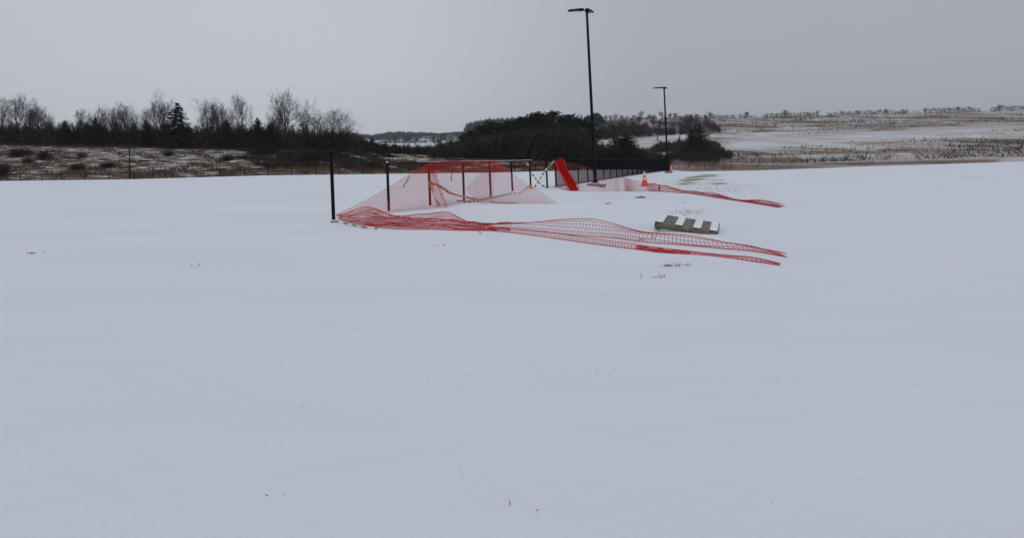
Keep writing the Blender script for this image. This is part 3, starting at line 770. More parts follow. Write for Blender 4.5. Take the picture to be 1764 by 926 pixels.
bank_tufts('dry_grass', 'tan dry grass just behind the far fence', 15000, 'straw', (.0, .22), (.25, 1.0), (.02, .07), 51, thr=-.7)
bank_tufts('brush', 'brown dead brush scattered over the snowy bank', 30000, 'brush', (.05, .97), (.25, .9), (.04, .14), 52, thr=.35)
bank_tufts('brush', 'tan weeds at the foot of the dark wood', 9000, 'brush', (.97, 1.02), (.4, 1.3), (.04, .12), 53, pxr=(-700, 640), thr=-1.5)
bank_tufts('brush', 'dark brown thicket spreading down the bank behind the first post', 15000, 'thicket', (.22, .98), (.4, 1.5), (.05, .16), 54, pxr=(410, 680), thr=-.5)
bank_tufts('brush', 'reddish brown weeds low on the bank at centre', 9000, 'brush', (.10, .48), (.3, .9), (.05, .14), 55, pxr=(560, 780), thr=-.6)
for px, t, hh, k, lab, wd in [(33, .62, 3.2, 1, 'wide dark bush on the snowy bank at far left', 2.4), (48, .5, 2.4, 0, 'brown bush just below the wide dark one', 1.6), (75, .58, 3.6, 1, 'round dark bush alone on the snowy bank', 1.3),
                              (141, .62, 2.4, 0, 'low bush under the crest left of the thin pole', 1.5), (-6, .12, 4.2, 2, 'maroon bush cut by the left edge of the picture', 1.5), (135, .30, 2.2, 1, 'dark bush low on the bank left of the thin pole', 2.2),
                              (185, .35, 1.8, 2, 'reddish bush near the thin pole', 2.4), (290, .68, 2.2, 1, 'brown bush on the bank under the spruce', 1.6), (390, .55, 2.4, 1, 'dark bush on the bank below the forked tree', 1.6),
                              (455, .78, 4.2, 1, 'dark brush clump spilling over the crest', 2.0), (497, .62, 3.8, 0, 'brown brush clump under the largest tree', 2.0), (540, .5, 3.8, 1, 'dark brush clump left of the first post', 2.2)]:
    plant('bush%d' % k, bankP(px, t), hh, lab, cat='bush', group='bushes on the bank', wide=wd)

# dry weeds poking through the snow on the right bank, and sparse stalks
def ground_tufts(name, lab, pts, Lr, wr, mat, seed, per=26, rad=.25):
    r = np.random.default_rng(seed); A = []
    for (px, py) in pts:
        c = G(px, py); k = per
        q = c + np.concatenate([r.normal(0, rad, (k, 2)) * np.array([1.6, 1]), np.zeros((k, 1))], 1)
        q[:, 2] = h(q[:, 0], q[:, 1]) - .005; A.append(q)
    P = np.concatenate(A); m = MB(); sliver_mass(m, P, r.uniform(*Lr, len(P)), r.uniform(*wr, len(P)), .5, seed)
    return tag(m.build(name, M[mat]), lab, kind='stuff')
rr = np.random.default_rng(3); pts = []
for k in range(150):
    px = rr.uniform(1118, 1290); lo = 301 + (px - 1118) * .09; pts.append((px, rr.uniform(lo, lo + 21)))
ground_tufts('dry_grass', 'dry grass blades poking through thin snow at right', pts, (.02, .09), (.003, .010), 'straw', 4, per=12, rad=.4)
ground_tufts('dry_grass', 'sparse weed stalks poking through the foreground snow', [(1165, 459), (1176, 457), (1104, 341), (1100, 339), (1115, 341), (1178, 349), (1046, 351), (1128, 478), (56, 436), (1105, 414), (1111, 413), (329, 458), (1120, 409), (755, 424)],
             (.03, .12), (.004, .010), 'brush', 6, per=9, rad=.06)

r9 = np.random.default_rng(99)
ground_tufts('dry_grass', 'tiny grass tips pricking through the open snow', [(r9.uniform(0, 1764), 380 + 520 * r9.uniform(0, 1) ** 1.3) for _ in range(24)], (.01, .045), (.0015, .004), 'straw', 9, per=5, rad=.05)
# ------------------------------------------------------------------ far fence and thin pole
ff_px = [-330, -290, -249, -208, -167, -126, -85, -44, -8, 13.6, 35, 71.7, 106.5, 146.5, 187.5, 230.7, 263, 297, 339, 379.6, 421.5, 462, 502.7, 544.6, 585, 625, 664, 704, 745, 781, 817, 853.8, 887, 922.6, 958, 992]
def fbase(px):
    X = (ray(px, 300)[0]) * 106
    return np.array([X, 106.0, float(h(X, 106.0))])
FBp = [fbase(p) for p in ff_px]
c0 = FBp[9]
fe = empty('field_fence', c0, 'long low dark fence along the far edge of the snowy field', 'fence')
def rel(P, c): return np.asarray(P, float) - np.asarray(c)
FH = 1.22
for b in FBp:
    m = MB(); q = rel(b, c0); m.tubes([q + [0, 0, -.3]], [q + [0, 0, FH]], .08, .08, 6, cap=True); m.build('post', M['black'], fe)
B_ = np.array([rel(b, c0) for b in FBp])
m = MB(); m.tubes(B_[:-1] + [0, 0, FH], B_[1:] + [0, 0, FH], .042, .042, 5); m.build('top_rail', M['black'], fe)
m = MB(); m.tubes(B_[:-1] + [0, 0, .06], B_[1:] + [0, 0, .08], .06, .06, 5); m.build('bottom_rail', M['black'], fe)
m = MB()
for a, b in zip(B_[:-1], B_[1:]):
    L = np.linalg.norm(b - a); nn = int(L / .16)
    for sgn in (1, -1):
        for k in range(-8, nn + 1):
            x0 = k * .16; x1 = x0 + 1.12
            z0, z1 = (.06, 1.18) if sgn > 0 else (1.18, .06)
            s0, s1 = max(x0, 0), min(x1, L)
            if s1 <= s0: continue
            za = z0 + (z1 - z0) * (s0 - x0) / 1.12; zb = z0 + (z1 - z0) * (s1 - x0) / 1.12
            d = (b - a) / L
            m.tubes([a + d * s0 + [0, 0.0 + .004 * sgn, za]], [a + d * s1 + [0, .004 * sgn, zb]], .004, .004, 3)
m.build('wire_mesh', M['wire'], fe)
# thin pole
pb = fbase(225.8); pb[1] -= .6; top = W(223.6, 254, pb[1])
e = empty('utility_pole', pb, 'thin dark pole standing at the far fence, left side', 'pole')
m = MB(); m.tubes([[0, 0, -.3]], [[0, 0, top[2] - pb[2]]], .12, .09, 10, cap=True); m.build('shaft', M['black'], e)
m = MB(); m.lathe([(0.0, 0), (.13, 0), (.13, .12), (0, .15)], 10, (0, 0, top[2] - pb[2])); m.build('cap', M['black'], e)

# ------------------------------------------------------------------ loose black posts
POSTS = [  # base px,py  top px,py, radius
    (574.8, 382, 570.3, 262, .058), (670, 366.5, 667, 281, .050), (741.3, 357, 738.3, 281, .050), (799.5, 347, 797, 279, .050),
    (845.5, 340, 843, 279, .050), (883, 331.5, 880.5, 280, .050), (914.3, 326.5, 912.3, 274, .053), (943, 326.5, 940.5, 274, .050)]
PL = ['tall black post at the left end, nearest of the row', 'second black post from the left, net sloping over it', 'black post under the bend of the orange net with yellow tape round it',
      'black post in the middle of the rail, seen through the net', 'black post where the net slopes down to the right', 'black post with clear snow on both sides, right of the net peak',
      'black post at the right end of the rail with yellow tape knots', 'lone black post between the crossed tapes and the chain-link fence']
PB = []
for (bx_, by_, tx, ty, rd), lab in zip(POSTS, PL):
    b = G(bx_, by_ - 1); t = W(tx, ty, b[1]); PB.append((b, t))
    e = empty('fence_post', b, lab, 'post', 'loose black fence posts')
    d = t - b; m = MB(); m.tubes([-.05 * d], [d], rd, rd, 16, cap=False); m.build('shaft', M['black'], e, smooth=True)
    m = MB(); m.lathe([(rd + .004, -.03), (rd + .006, 0), (rd * .9, .018), (rd * .4, .03), (0, .034)], 16, d); m.build('cap', M['black'], e, smooth=True)
    m = MB(); m.lathe([(rd + .20, -.03), (rd + .12, .004), (rd + .05, .022), (rd + .004, .05)], 18); m.build('snow_skirt', M['snowcap'], e, smooth=True)
    if bx_ in (670, 799.5):
        m = MB(); m.lathe([(0, .012), (rd * .85, .022), (rd * .8, .045), (rd * .4, .06), (0, .062)], 12, d + [0, 0, .002]); m.build('snow_cap', M['snowcap'], e, smooth=True)
PX = [p[0] for p in POSTS] + [956]
PY_ = [p[0][1] for p in PB]
def depth(px): return float(np.interp(px, PX[:8], PY_))
# rail laid over the post tops
r0 = W(719, 279.8, depth(719) + .12); r1 = W(915.5, 276.2, depth(914) - .02)
mid = [lerp(r0, r1, t) + np.array([0, 0, -.02 * math.sin(t * math.pi)]) for t in np.linspace(0, 1, 9)]
e = empty('fence_rail', r0, 'loose steel rail resting on the post tops under the net', 'rail')
m = MB(); m.path([rel(p, r0) for p in mid], .028, 8); m.build('pipe', M['black'], e, smooth=True)
m = MB(); m.path([rel(p, r0) + [0, 0, .026] for p in mid[0:]], .018, 6); m.build('snow', M['snowcap'], e, smooth=True)

# ------------------------------------------------------------------ long black chain-link fence
K = EYE / 1.5
fp = []
for n_ in range(0, 23):
    X = (11.22 + 1.435 * n_) * K; Y = (31.6 + 2.087 * n_) * K
    fp.append(np.array([X, Y, float(h(X, Y))]))
c0 = fp[0]; H = 1.78
fe = empty('chain_link_fence', c0, 'long black chain-link fence running away to the right', 'fence')
for i, b in enumerate(fp):
    q = rel(b, c0); m = MB(); m.tubes([q + [0, 0, -.2]], [q + [0, 0, H + .03]], .045 if i else .055, .045 if i else .055, 10, cap=True)
    m.build('post', M['black'], fe, smooth=False)
B_ = np.array([rel(b, c0) for b in fp])
m = MB(); m.tubes(B_[:-1] + [0, 0, H - .03], B_[1:] + [0, 0, H - .03], .026, .026, 6); m.build('top_rail', M['black'], fe)
m = MB(); m.tubes(B_[:-1] + [0, 0, .05], B_[1:] + [0, 0, .05], .035, .035, 6); m.build('bottom_rail', M['black'], fe)
P0, P1 = [], []
hh = H - .1
for a, b in zip(B_[:-1], B_[1:]):
    L = np.linalg.norm((b - a)[:2]); d = (b - a) / L; nrm = np.array([-d[1], d[0], 0]); w_ = .072
    for sgn in (1, -1):
        for k in range(-int(hh / w_) - 1, int(L / w_) + 1):
            x0 = k * w_; x1 = x0 + hh
            z0, z1 = (.05, .05 + hh) if sgn > 0 else (.05 + hh, .05)
            s0, s1 = max(x0, 0), min(x1, L)
            if s1 - s0 < .01: continue
            P0.append(a + d * s0 + nrm * .03 * 1 + nrm * .003 * sgn + [0, 0, z0 + (z1 - z0) * (s0 - x0) / hh])
            P1.append(a + d * s1 + nrm * .03 * 1 + nrm * .003 * sgn + [0, 0, z0 + (z1 - z0) * (s1 - x0) / hh])
m = MB(); m.tubes(P0, P1, .0045, .0045, 3); m.build('wire_mesh', M['wire'], fe)
def fdepth(px):
    u = [ (p[0] / p[1]) for p in fp]; pxs = [proj(p)[0] for p in fp]
    return float(np.interp(px, pxs, [p[1] for p in fp]))

# ------------------------------------------------------------------ lamp posts
def lamp(bpx, bpy_, tpx, tpy, lab, rad, arm):
    b = G(bpx, bpy_); t = W(tpx, tpy, b[1]); d = t - b
    e = empty('street_lamp', b, lab, 'street lamp', 'car park lamps')
    hgt = d[2]
    n8 = [d * f for f in (-.01, 1)]
    m = MB(); m.tubes([n8[0]], [n8[1]], rad, rad * .68, 4, cap=True); m.build('pole', M['black'], e)
    m = MB(); m.box((0, 0, .02), (.42, .42, .04)); m.box((0, 0, .11), (rad * 2.1, rad * 2.1, .16)); m.build('base_plate', M['black'], e)
    m = MB(); m.box(d + [0, 0, -.02], (.16, .16, .3)); m.box(d + [-.18, 0, .02], (.36, .07, .07)); m.box(d + [.04, .12, .03], (.07, .26, .07)); m.build('bracket', M['black'], e)
    # flat head reaching left, gently tapered
    def head(c, yaw, tilt, L, wd_):
        cy, sy = math.cos(yaw), math.sin(yaw); ct, st = math.cos(tilt), math.sin(tilt)
        R = np.array([[cy, -sy, 0], [sy, cy, 0], [0, 0, 1]]) @ np.array([[ct, 0, -st], [0, 1, 0], [st, 0, ct]])
        prof = [(0, .13, .10), (.12, .28, .13), (.3, .5, .10), (.75, .5, .075), (.95, .42, .06), (1.0, .25, .035)]
        V = []
        for f, w2, t2 in prof:
            for yy, zz in ((-.5, -.35), (.5, -.35), (.5, .2), (.3, .65), (-.3, .65), (-.5, .2)):
                V.append(np.array([f * L, yy * wd_ * w2 * 2, zz * t2 * 1.6]))
        V = np.array(V) @ R.T + c; m = MB()
        fs = [[i * 6 + k, i * 6 + (k + 1) % 6, (i + 1) * 6 + (k + 1) % 6, (i + 1) * 6 + k] for i in range(5) for k in range(6)]
        m.add(V, fs); m.add(V[:6], [[0, 1, 2, 3], [0, 3, 4, 5]]); m.add(V[-6:], [[0, 1, 2, 3], [0, 3, 4, 5]])
        o = m.build('lamp_head', M['black'], e)
        q = MB(); q.box((np.array([.55 * L, 0, -.066]) @ R.T) + c, (L * .5, wd_ * .7, .012), R); q.build('lens', M['glass'], o)
    head(d + np.array([-.22, 0, .03]), math.pi, -.02, arm, .40)
    head(d + np.array([.03, .10, .05]), math.pi / 2 - .72, -.03, arm * .9, .46)
    return b, d
L1 = lamp(1025.5, 315, 1010.8, 18, 'tall black lamp pole with flat twin heads, the nearer one', .125, 1.15)
L2 = lamp(1150.5, 295, 1144, 151.5, 'thin distant black lamp pole near the end of the fence', .15, 1.35)

# boards by the lamp
def slab(name, pxs, lab, mat, thick=.05, cat='board', grp=None, lift=0.0):
    P = np.array([G(a, b) for a, b in pxs]); c = P.mean(0); n_ = len(P)
    V = np.concatenate([rel(P, c) + [0, 0, lift - .01], rel(P, c) + [0, 0, lift + thick]])
    f = [[i, (i + 1) % n_, (i + 1) % n_ + n_, i + n_] for i in range(n_)]
    m = MB(); m.add(V, f)
    m.add(V[n_:], [[0, 1, 2, 3]])
    o = m.build(name, mat); o.location = c
    return tag(o, lab, cat, grp)
slab('wooden_board', [(1011.5, 320), (1033, 321), (1034, 318.5), (1012.5, 317.5)], 'flat grey board lying in the snow at the tall lamp, left piece', M['board'], .06, grp='boards at the tall lamp')
slab('wooden_board', [(1033.5, 323), (1042.5, 323.2), (1044, 318.2), (1027, 318.4)], 'tapering grey board in the snow right of the other one', M['board'], .05, grp='boards at the tall lamp', lift=.0)
slab('concrete_slab', [(1144.5, 298.2), (1158, 298.2), (1158, 296.8), (1145, 296.8)], 'grey slab at the foot of the distant lamp', M['board'], .12, cat='slab')

# cones
def cone(px, py, ht, lab):
    b = G(px, py); e = empty('traffic_cone', b, lab, 'traffic cone', 'orange and white cones')
    s_ = ht / .91
    def R(z): return lerp(.175, .045, z / .87) * s_
    m = MB(); m.box((0, 0, .02 * s_), (.40 * s_, .40 * s_, .045 * s_)); m.build('base', M['conebase'], e)
    m = MB(); m.lathe([(R(z), z * s_ + .03) for z in (0, .30, .60, .87)] + [(.03 * s_, .895 * s_ + .03), (0, .895 * s_ + .03)], 24); m.build('body', M['orange'], e, smooth=True)
    for z0, z1 in ((.36, .52), (.63, .85)):
        m = MB(); m.lathe([(R(z0) + .004, z0 * s_ + .03), (R(z1) + .004, z1 * s_ + .03)], 24); m.build('collar', M['collar'], e, smooth=True)
cone(1111, 320.2, .87, 'orange cone with two white bands in the snow, the nearer one')
cone(1156.2, 296.6, .88, 'small distant orange cone beside the far lamp pole')

# ------------------------------------------------------------------ orange nets
def catmull(P, n):
    P = np.asarray(P, float); m = len(P)
    t = np.linspace(0, m - 1, n); i = np.clip(t.astype(int), 0, m - 2); f = (t - i)[:, None]
    g = lambda k: P[np.clip(k, 0, m - 1)]
    sh_ = P.shape[1:]
    f = f.reshape((-1,) + (1,) * len(sh_))
    a, b, c, d = g(i - 1), g(i), g(i + 1), g(i + 2)
    return .5 * ((2 * b) + (-a + c) * f + (2 * a - 5 * b + 4 * c - d) * f ** 2 + (-a + 3 * b - 3 * c + d) * f ** 3)
def resample(P, n):
    """columns stay matched between rows but are spread by the mean length."""
    return catmull(P, n)
def net_panel(parent, c, rows, nu, nv, r=.0042, wob=.01, seed=0, mat='net', name='net_panel', shear=0.0, groundclip=True, rim=1.5, cut=False):
    rows = [catmull(np.array(q), nu + 1) for q in rows]
    Gd = catmull(np.array(rows), nv + 1) if len(rows) > 2 else np.array([lerp(rows[0], rows[1], t) for t in np.linspace(0, 1, nv + 1)])
    # even out spacing along the length
    mid_ = Gd.mean(0); s_ = np.concatenate([[0], np.cumsum(np.linalg.norm(np.diff(mid_, axis=0), axis=1))]); tgt = np.linspace(0, s_[-1], nu + 1)
    nr_ = len(Gd) - 1
    Gd = np.array([np.stack([np.interp(tgt + shear * s_[-1] * (q / nr_ - .5) * 4 * (tgt / s_[-1]) * (1 - tgt / s_[-1]), s_, row[:, k]) for k in range(3)], 1) for q, row in enumerate(Gd)])
    r_ = np.random.default_rng(seed)
    if wob:
        U, V = np.meshgrid(np.linspace(0, 1, nu + 1), np.linspace(0, 1, nv + 1))
        for k in range(7):
            fu, fv = r_.uniform(2, 26), r_.uniform(.4, 4); ph = r_.uniform(0, 6.28, 2); dv = r_.normal(0, 1, 3); dv[2] *= .8
            Gd += (np.sin(U * fu + ph[0]) * np.sin(V * fv * 2 + ph[1]))[..., None] * dv * wob * .5
        Gd += r_.normal(0, wob * .02, Gd.shape)
    if groundclip and not cut:
        gz_ = h(Gd[..., 0], Gd[..., 1]) + .012; Gd[..., 2] = np.maximum(Gd[..., 2], gz_)
    Q = Gd - np.asarray(c); m = MB()
    gap_ = Gd[..., 2] - h(Gd[..., 0], Gd[..., 1]) - .004 if cut else np.ones(Gd.shape[:2])
    ok = gap_ > 0
    def strands(A, B, ga, gb):
        A, B, ga, gb = A.reshape(-1, 3), B.reshape(-1, 3), ga.ravel(), gb.ravel()
        keep = (ga > 0) | (gb > 0); A, B, ga, gb = A[keep].copy(), B[keep].copy(), ga[keep], gb[keep]
        t = (ga / np.where(np.abs(ga - gb) < 1e-9, 1e-9, ga - gb))[:, None]; X = A + (B - A) * np.clip(t, 0, 1)
        A2 = np.where((ga <= 0)[:, None], X, A); B2 = np.where((gb <= 0)[:, None], X, B)
        m.tubes(A2, B2, r, r, 3)
    strands(Q[:, :-1], Q[:, 1:], gap_[:, :-1], gap_[:, 1:]); strands(Q[:-1], Q[1:], gap_[:-1], gap_[1:])
    for row, k_ in ((Q[0], ok[0]), (Q[-1], ok[-1])):
        e = k_[:-1] & k_[1:]; m.tubes(row[:-1][e], row[1:][e], r * rim, r * rim, 4)
    return m.build(name, M[mat], parent)
def D(px, py, off=.10): return W(px, py, depth(px) - off)
def Gp(px, py, dz=.015): return G(px, py, dz)
def E(px, py, gpy, back=.2):      # standing point above the ground point seen at (px, gpy)
    g = G(px, gpy); return W(px, py, g[1] + back)

# net A: draped from the first post up over the rail and down again
cA = PB[2][0].copy()
nA = empty('safety_net', cA, 'orange plastic net draped over the rail and posts like a tent', 'net', 'orange safety nets')
# left slope: strands run parallel to the sloping top edge and end at the snow
def run(p, q, n_=7, sag=.06):
    return [lerp(p, q, t) - np.array([0, 0, sag * math.sin(math.pi * t)]) for t in np.linspace(0, 1, n_)]
q0, q1 = Gp(580, 370.5, .10), D(741, 279.5, .12)
off_ = D(774, 363.5, 2.5) - q1
a0 = run(q0, q1); a1 = run(q0 + off_, q1 + off_)
net_panel(nA, cA, [a0, a1], 120, 17, r=.0046, wob=.02, seed=1, cut=True)
# the stretch under the rail
a0 = [D(742, 279.5, .1), D(770, 278.4, .08), D(797, 277.4, .08), D(825, 276, .09), D(850, 275.2, .1)]
a1 = [Gp(766, 356), Gp(782, 352), Gp(800, 349.5), Gp(825, 347.8), Gp(850, 347)]
net_panel(nA, cA, [a0, a1], 56, 17, r=.0040, wob=.015, seed=2)
# right slope, again cut off by the snow; its left edge folds back over the stretch under the rail
q0, q1 = D(850, 274.8, .15), Gp(959, 350.5)
off_ = D(802, 324, .35) - q0
a0 = run(q0, q1); a1 = run(q0 + off_, q1 + off_)
net_panel(nA, cA, [a0, a1], 62, 18, r=.0048, wob=.012, seed=3, cut=True)
a0 = [Gp(846, 346.5), Gp(866, 348), Gp(890, 349)]
a1 = [Gp(846, 348.5), Gp(866, 350.5), Gp(892, 350.5)]
net_panel(nA, cA, [a0, a1], 30, 3, r=.004, wob=.01, rim=.8, seed=6)
# red band: the net doubled over the rail
dblt = [D(738, 280, .11), D(770, 278, .11), D(797, 277, .11), D(825, 275.5, .12), D(848, 275, .14), D(866, 284, .16), D(878, 291, .16)]
dblb = [D(720, 296, .12), D(752, 297, .14), D(797, 296, .14), D(825, 295.5, .14), D(848, 295.5, .16), D(868, 295, .16), D(880, 293.5, .16)]
net_panel(nA, cA, [dblt, dblb], 100, 6, r=.0042, wob=.02, seed=4, groundclip=False)
# hanging flap by the third post
net_panel(nA, cA, [[D(741, 282, .18), D(743, 315, .22), D(748, 338, .3), D(753, 362, .5)], [D(745, 282, .2), D(756, 315, .25), D(764, 338, .35), D(773, 363, .5)]], 30, 8, r=.0040, wob=.02, seed=5)

# net B: crumpled heap and long strip lying across the foreground
cB = G(700, 390)
nB = empty('safety_net', cB, 'long orange net crumpled in a heap and trailing right across the snow', 'net', 'orange safety nets')
t1 = [E(581, 369, 375, .05), E(606, 363, 378, .2), E(628, 356, 380, .3), E(652, 361, 382, .3), E(678, 370, 384, .2), E(702, 374, 384, .1), E(735, 376, 386, .1), E(770, 378, 386, .1), E(805, 382, 388, .1), E(850, 386, 392, .1)]
b1 = [Gp(583, 378), Gp(610, 385), Gp(634, 390), Gp(660, 393), Gp(690, 394.5), Gp(715, 394.5), Gp(745, 394.5), Gp(775, 395.5), Gp(812, 396.5), Gp(852, 397)]
net_panel(nB, cB, [t1, [lerp(a, b, .45) + np.array([0, 0, .03]) for a, b in zip(t1, b1)], b1], 74, 6, r=.0066, shear=.10, wob=.06, seed=11)
t2 = [E(640, 372, 386, .1), E(665, 374, 386, .1), E(690, 375, 385, .1), E(715, 370, 380, .1), E(745, 367.5, 378, .2), E(775, 366, 382, .3), E(790, 374, 384, .2), E(803, 381.5, 386, .1), E(840, 386, 392, .1)]
b2 = [Gp(625, 386), Gp(650, 389), Gp(678, 390), Gp(700, 388), Gp(730, 386), Gp(762, 386), Gp(782, 388), Gp(806, 390), Gp(845, 394)]
net_panel(nB, cB, [t2, [lerp(a, b, .5) + np.array([0, 0, .04]) for a, b in zip(t2, b2)], b2], 44, 6, r=.0066, shear=-.12, wob=.04, seed=12)
t3 = [E(600, 369, 382, .1), E(640, 364, 384, .1), E(670, 372, 386, .1), E(700, 377, 388, .1), E(740, 380, 390, .1), E(780, 384, 392, .1), E(830, 388, 394, .1), E(880, 389, 396, .1)]
b3 = [Gp(606, 382), Gp(640, 387), Gp(670, 390), Gp(700, 391), Gp(740, 392), Gp(780, 394), Gp(830, 396), Gp(880, 400)]
net_panel(nB, cB, [t3, b3], 58, 3, r=.0066, shear=-.06, wob=.07, seed=13)
t4 = [E(840, 386, 393, .1), E(880, 384, 396, .15), E(929, 381.5, 400, .2), E(977, 379.2, 404, .25), E(1020, 380, 407.5, .3), E(1058, 386.5, 410.5, .3), E(1108, 396.6, 416.5, .25), E(1150, 402.5, 419, .25), E(1200, 409.5, 423.5, .25), E(1250, 416, 428, .2), E(1300, 423, 432, .2), Gp(1352, 438)]
b4 = [Gp(845, 393), Gp(885, 393), Gp(929, 398), Gp(977, 404), Gp(1020, 407.5), Gp(1060, 411), Gp(1104, 416.8), Gp(1148, 419), Gp(1200, 423.5), Gp(1248, 428), Gp(1298, 433), Gp(1354, 441.5)]
md4 = [lerp(a, b, .5) + np.array([0, .10, .045]) for a, b in zip(t4, b4)]
net_panel(nB, cB, [t4, md4, b4], 88, 5, r=.0052, wob=.02, seed=14)
t5 = [E(845, 390, 397, .05), E(896, 395, 401, .05), E(949, 401, 409, .05), E(1009, 409, 417, .05), E(1068, 417, 425, .05), E(1108, 422.4, 429.5, .05), E(1145, 427, 433, .05), E(1183, 431.5, 436, .05), E(1215, 435.5, 438, .04), E(1255, 439.5, 443, .05), E(1300, 443, 449, .08), Gp(1344, 453.5)]
b5 = [Gp(850, 397), Gp(896, 402), Gp(949, 409), Gp(1009, 417.5), Gp(1068, 425), Gp(1108, 430), Gp(1145, 434), Gp(1183, 436.5), Gp(1215, 438.5), Gp(1255, 443), Gp(1300, 449.5), Gp(1342, 456)]
net_panel(nB, cB, [t5, b5], 86, 2, r=.0056, wob=.008, seed=15)
# the bunched red edge of the strip
for sd_, off in ((21, 0),):
    a = [E(1096 + off * 2, 424.5 + off, 430, .03), E(1125, 426 + off, 432.5, .03), E(1155, 429.5 + off, 435, .03), E(1186, 432.2 + off * .6, 436, .03)]
    b = [Gp(1096, 428), Gp(1125, 432.5), Gp(1155, 435), Gp(1187, 436.5)]
    net_panel(nB, cB, [a, b], 90, 3, r=.0044, wob=.015, seed=sd_)

# net C: on the chain-link fence and over the snow to the right
cC = fp[0].copy()
nC = empty('safety_net', cC, 'orange net hanging on the chain-link fence and spread flat towards the cone', 'net', 'orange safety nets')
def Fc(px, py, off=.25): return W(px, py, fdepth(px) - off)
tC = [Fc(957, 276), Fc(972, 277.5), Fc(988, 282), Fc(1004, 286), Fc(1018, 290), Fc(1028, 295), Fc(1040, 299), Fc(1056, 303), Fc(1072, 307), Gp(1092, 311), Gp(1110, 313.5), Gp(1128, 318)]
bC = [Gp(957, 322.5), Gp(968, 326), Gp(982, 328.5), Gp(1000, 329), Gp(1015, 329), Gp(1028, 329), Gp(1042, 329), Gp(1058, 329), Gp(1074, 329), Gp(1092, 329), Gp(1110, 329), Gp(1130, 329)]
mC = []
for a, b in zip(tC, bC):
    q = lerp(a, b, .55); g_ = float(h(q[0], q[1])); q[2] = lerp(q[2], g_ + .03, .25); mC.append(q)
net_panel(nC, cC, [tC, mC, bC], 84, 13, r=.0042, wob=.02, seed=31)
tD = [E(1116, 318, 327, .3), E(1126, 316.5, 328, .3), E(1136, 319, 329, .2), E(1152, 319.8, 330, .2), E(1170, 324.5, 331.5, .2), E(1187, 328, 333, .2), E(1203, 330.5, 335, .2), E(1232, 335, 339, .2), E(1262, 340, 344, .2), E(1300, 345, 349, .2), Gp(1346, 355.5)]
bD = [Gp(1118, 328.5), Gp(1128, 329), Gp(1138, 329.4), Gp(1154, 330.4), Gp(1172, 332), Gp(1188, 333.2), Gp(1203, 335), Gp(1232, 339.5), Gp(1262, 345), Gp(1300, 350), Gp(1342, 357)]
net_panel(nC, cC, [tD, bD], 100, 8, r=.0048, wob=.06, seed=32)
net_panel(nC, cC, [tD, bD], 80, 7, r=.0048, wob=.08, seed=33)
# bright roll of bunched netting leaning from the fence top to the snow
def rollgrid():
    Lc = [(957.5, 277.5), (960, 284), (964.5, 296), (971.5, 308), (977, 319), (982.5, 328.5)]
    Rc = [(967, 272.5), (972, 284), (978, 296), (986, 308), (991.5, 319), (996.5, 328.5)]
    n_ = len(Lc); Yt, Yb_ = fdepth(962) - .3, G(989, 328.5)[1]
    rows = []
    for i in range(n_):
        Y = lerp(Yt, Yb_, i / (n_ - 1)) ; rows.append((W(*Lc[i], Y), W(*Rc[i], Y)))
    A = catmull(np.array([a for a, b in rows]), 40); B = catmull(np.array([b for a, b in rows]), 40)
    fr, bk_ = [], []
    for j in range(25):
        t = j / 24; wv = .09 * math.sin(t * 22) + .05 * math.sin(t * 47 + 1)
        ccol = lerp(A, B, t); fr.append(ccol + np.array([0, -.07 * math.sin(math.pi * t) - .03, 0]) + np.array([0, wv, 0])); bk_.append(ccol + np.array([0, .07 * math.sin(math.pi * t) + .02, 0]))
    return np.array(fr), np.array(bk_)
fr, bk2 = rollgrid()
for (e0, e1, sd_) in ((fr[0], fr[0] + np.array([-.16, .03, 0]), 41), (fr[-1], fr[-1] + np.array([.20, .04, 0]), 42)):
    net_panel(nC, cC, [list(e0[::6]), list((e0 + (e1 - e0) * (.5 + .5 * np.sin(np.arange(40) * .5 + sd_))[:, None])[::6])], 40, 3, r=.006, wob=.01, seed=sd_)
m = MB(); m.grid(np.concatenate([fr, bk2[::-1], fr[:1]], 0) - cC); m.build('bunched_net', M['netroll'], nC, smooth=True)

# stakes
def stick(name, p0, p1, r0, r1, lab, mat, cat='stake', grp=None, sides=5):
    m = MB(); m.tubes([[0, 0, 0]], [p1 - p0], r0, r1, sides, cap=True)
    o = m.build(name, mat); o.location = p0; return tag(o, lab, cat, grp)
stick('wooden_stake', D(694.5, 322, .2), D(705.5, 303.5, .2), .018, .018, 'thin leaning stake caught in the left slope of the net', M['stakewood'], grp='thin wooden stakes')
stick('wooden_stake', D(777.3, 312, -.3), D(778, 297.5, -.3), .024, .02, 'short grey stake hanging behind the net between two posts', M['board'], grp='thin wooden stakes')
stick('wooden_stake', G(1135.5, 329.5), E(1135.8, 318.6, 329.5, 0), .035, .035, 'short reddish stake holding the bunched net near the cone', M['netroll'], grp='thin wooden stakes')
stick('twig', G(829, 403.5) + [0, 0, .01], E(823.5, 397, 399, 0), .008, .006, 'small dark twig poking from the front edge of the foreground net', M['stakewood'], cat='twig')
stick('wooden_stake', G(787, 347.5) + [0, 0, .03], G(800, 347) + [0, 0, .05], .03, .025, 'short dark stick lying at the foot of the middle post', M['stakewood'], grp='thin wooden stakes')

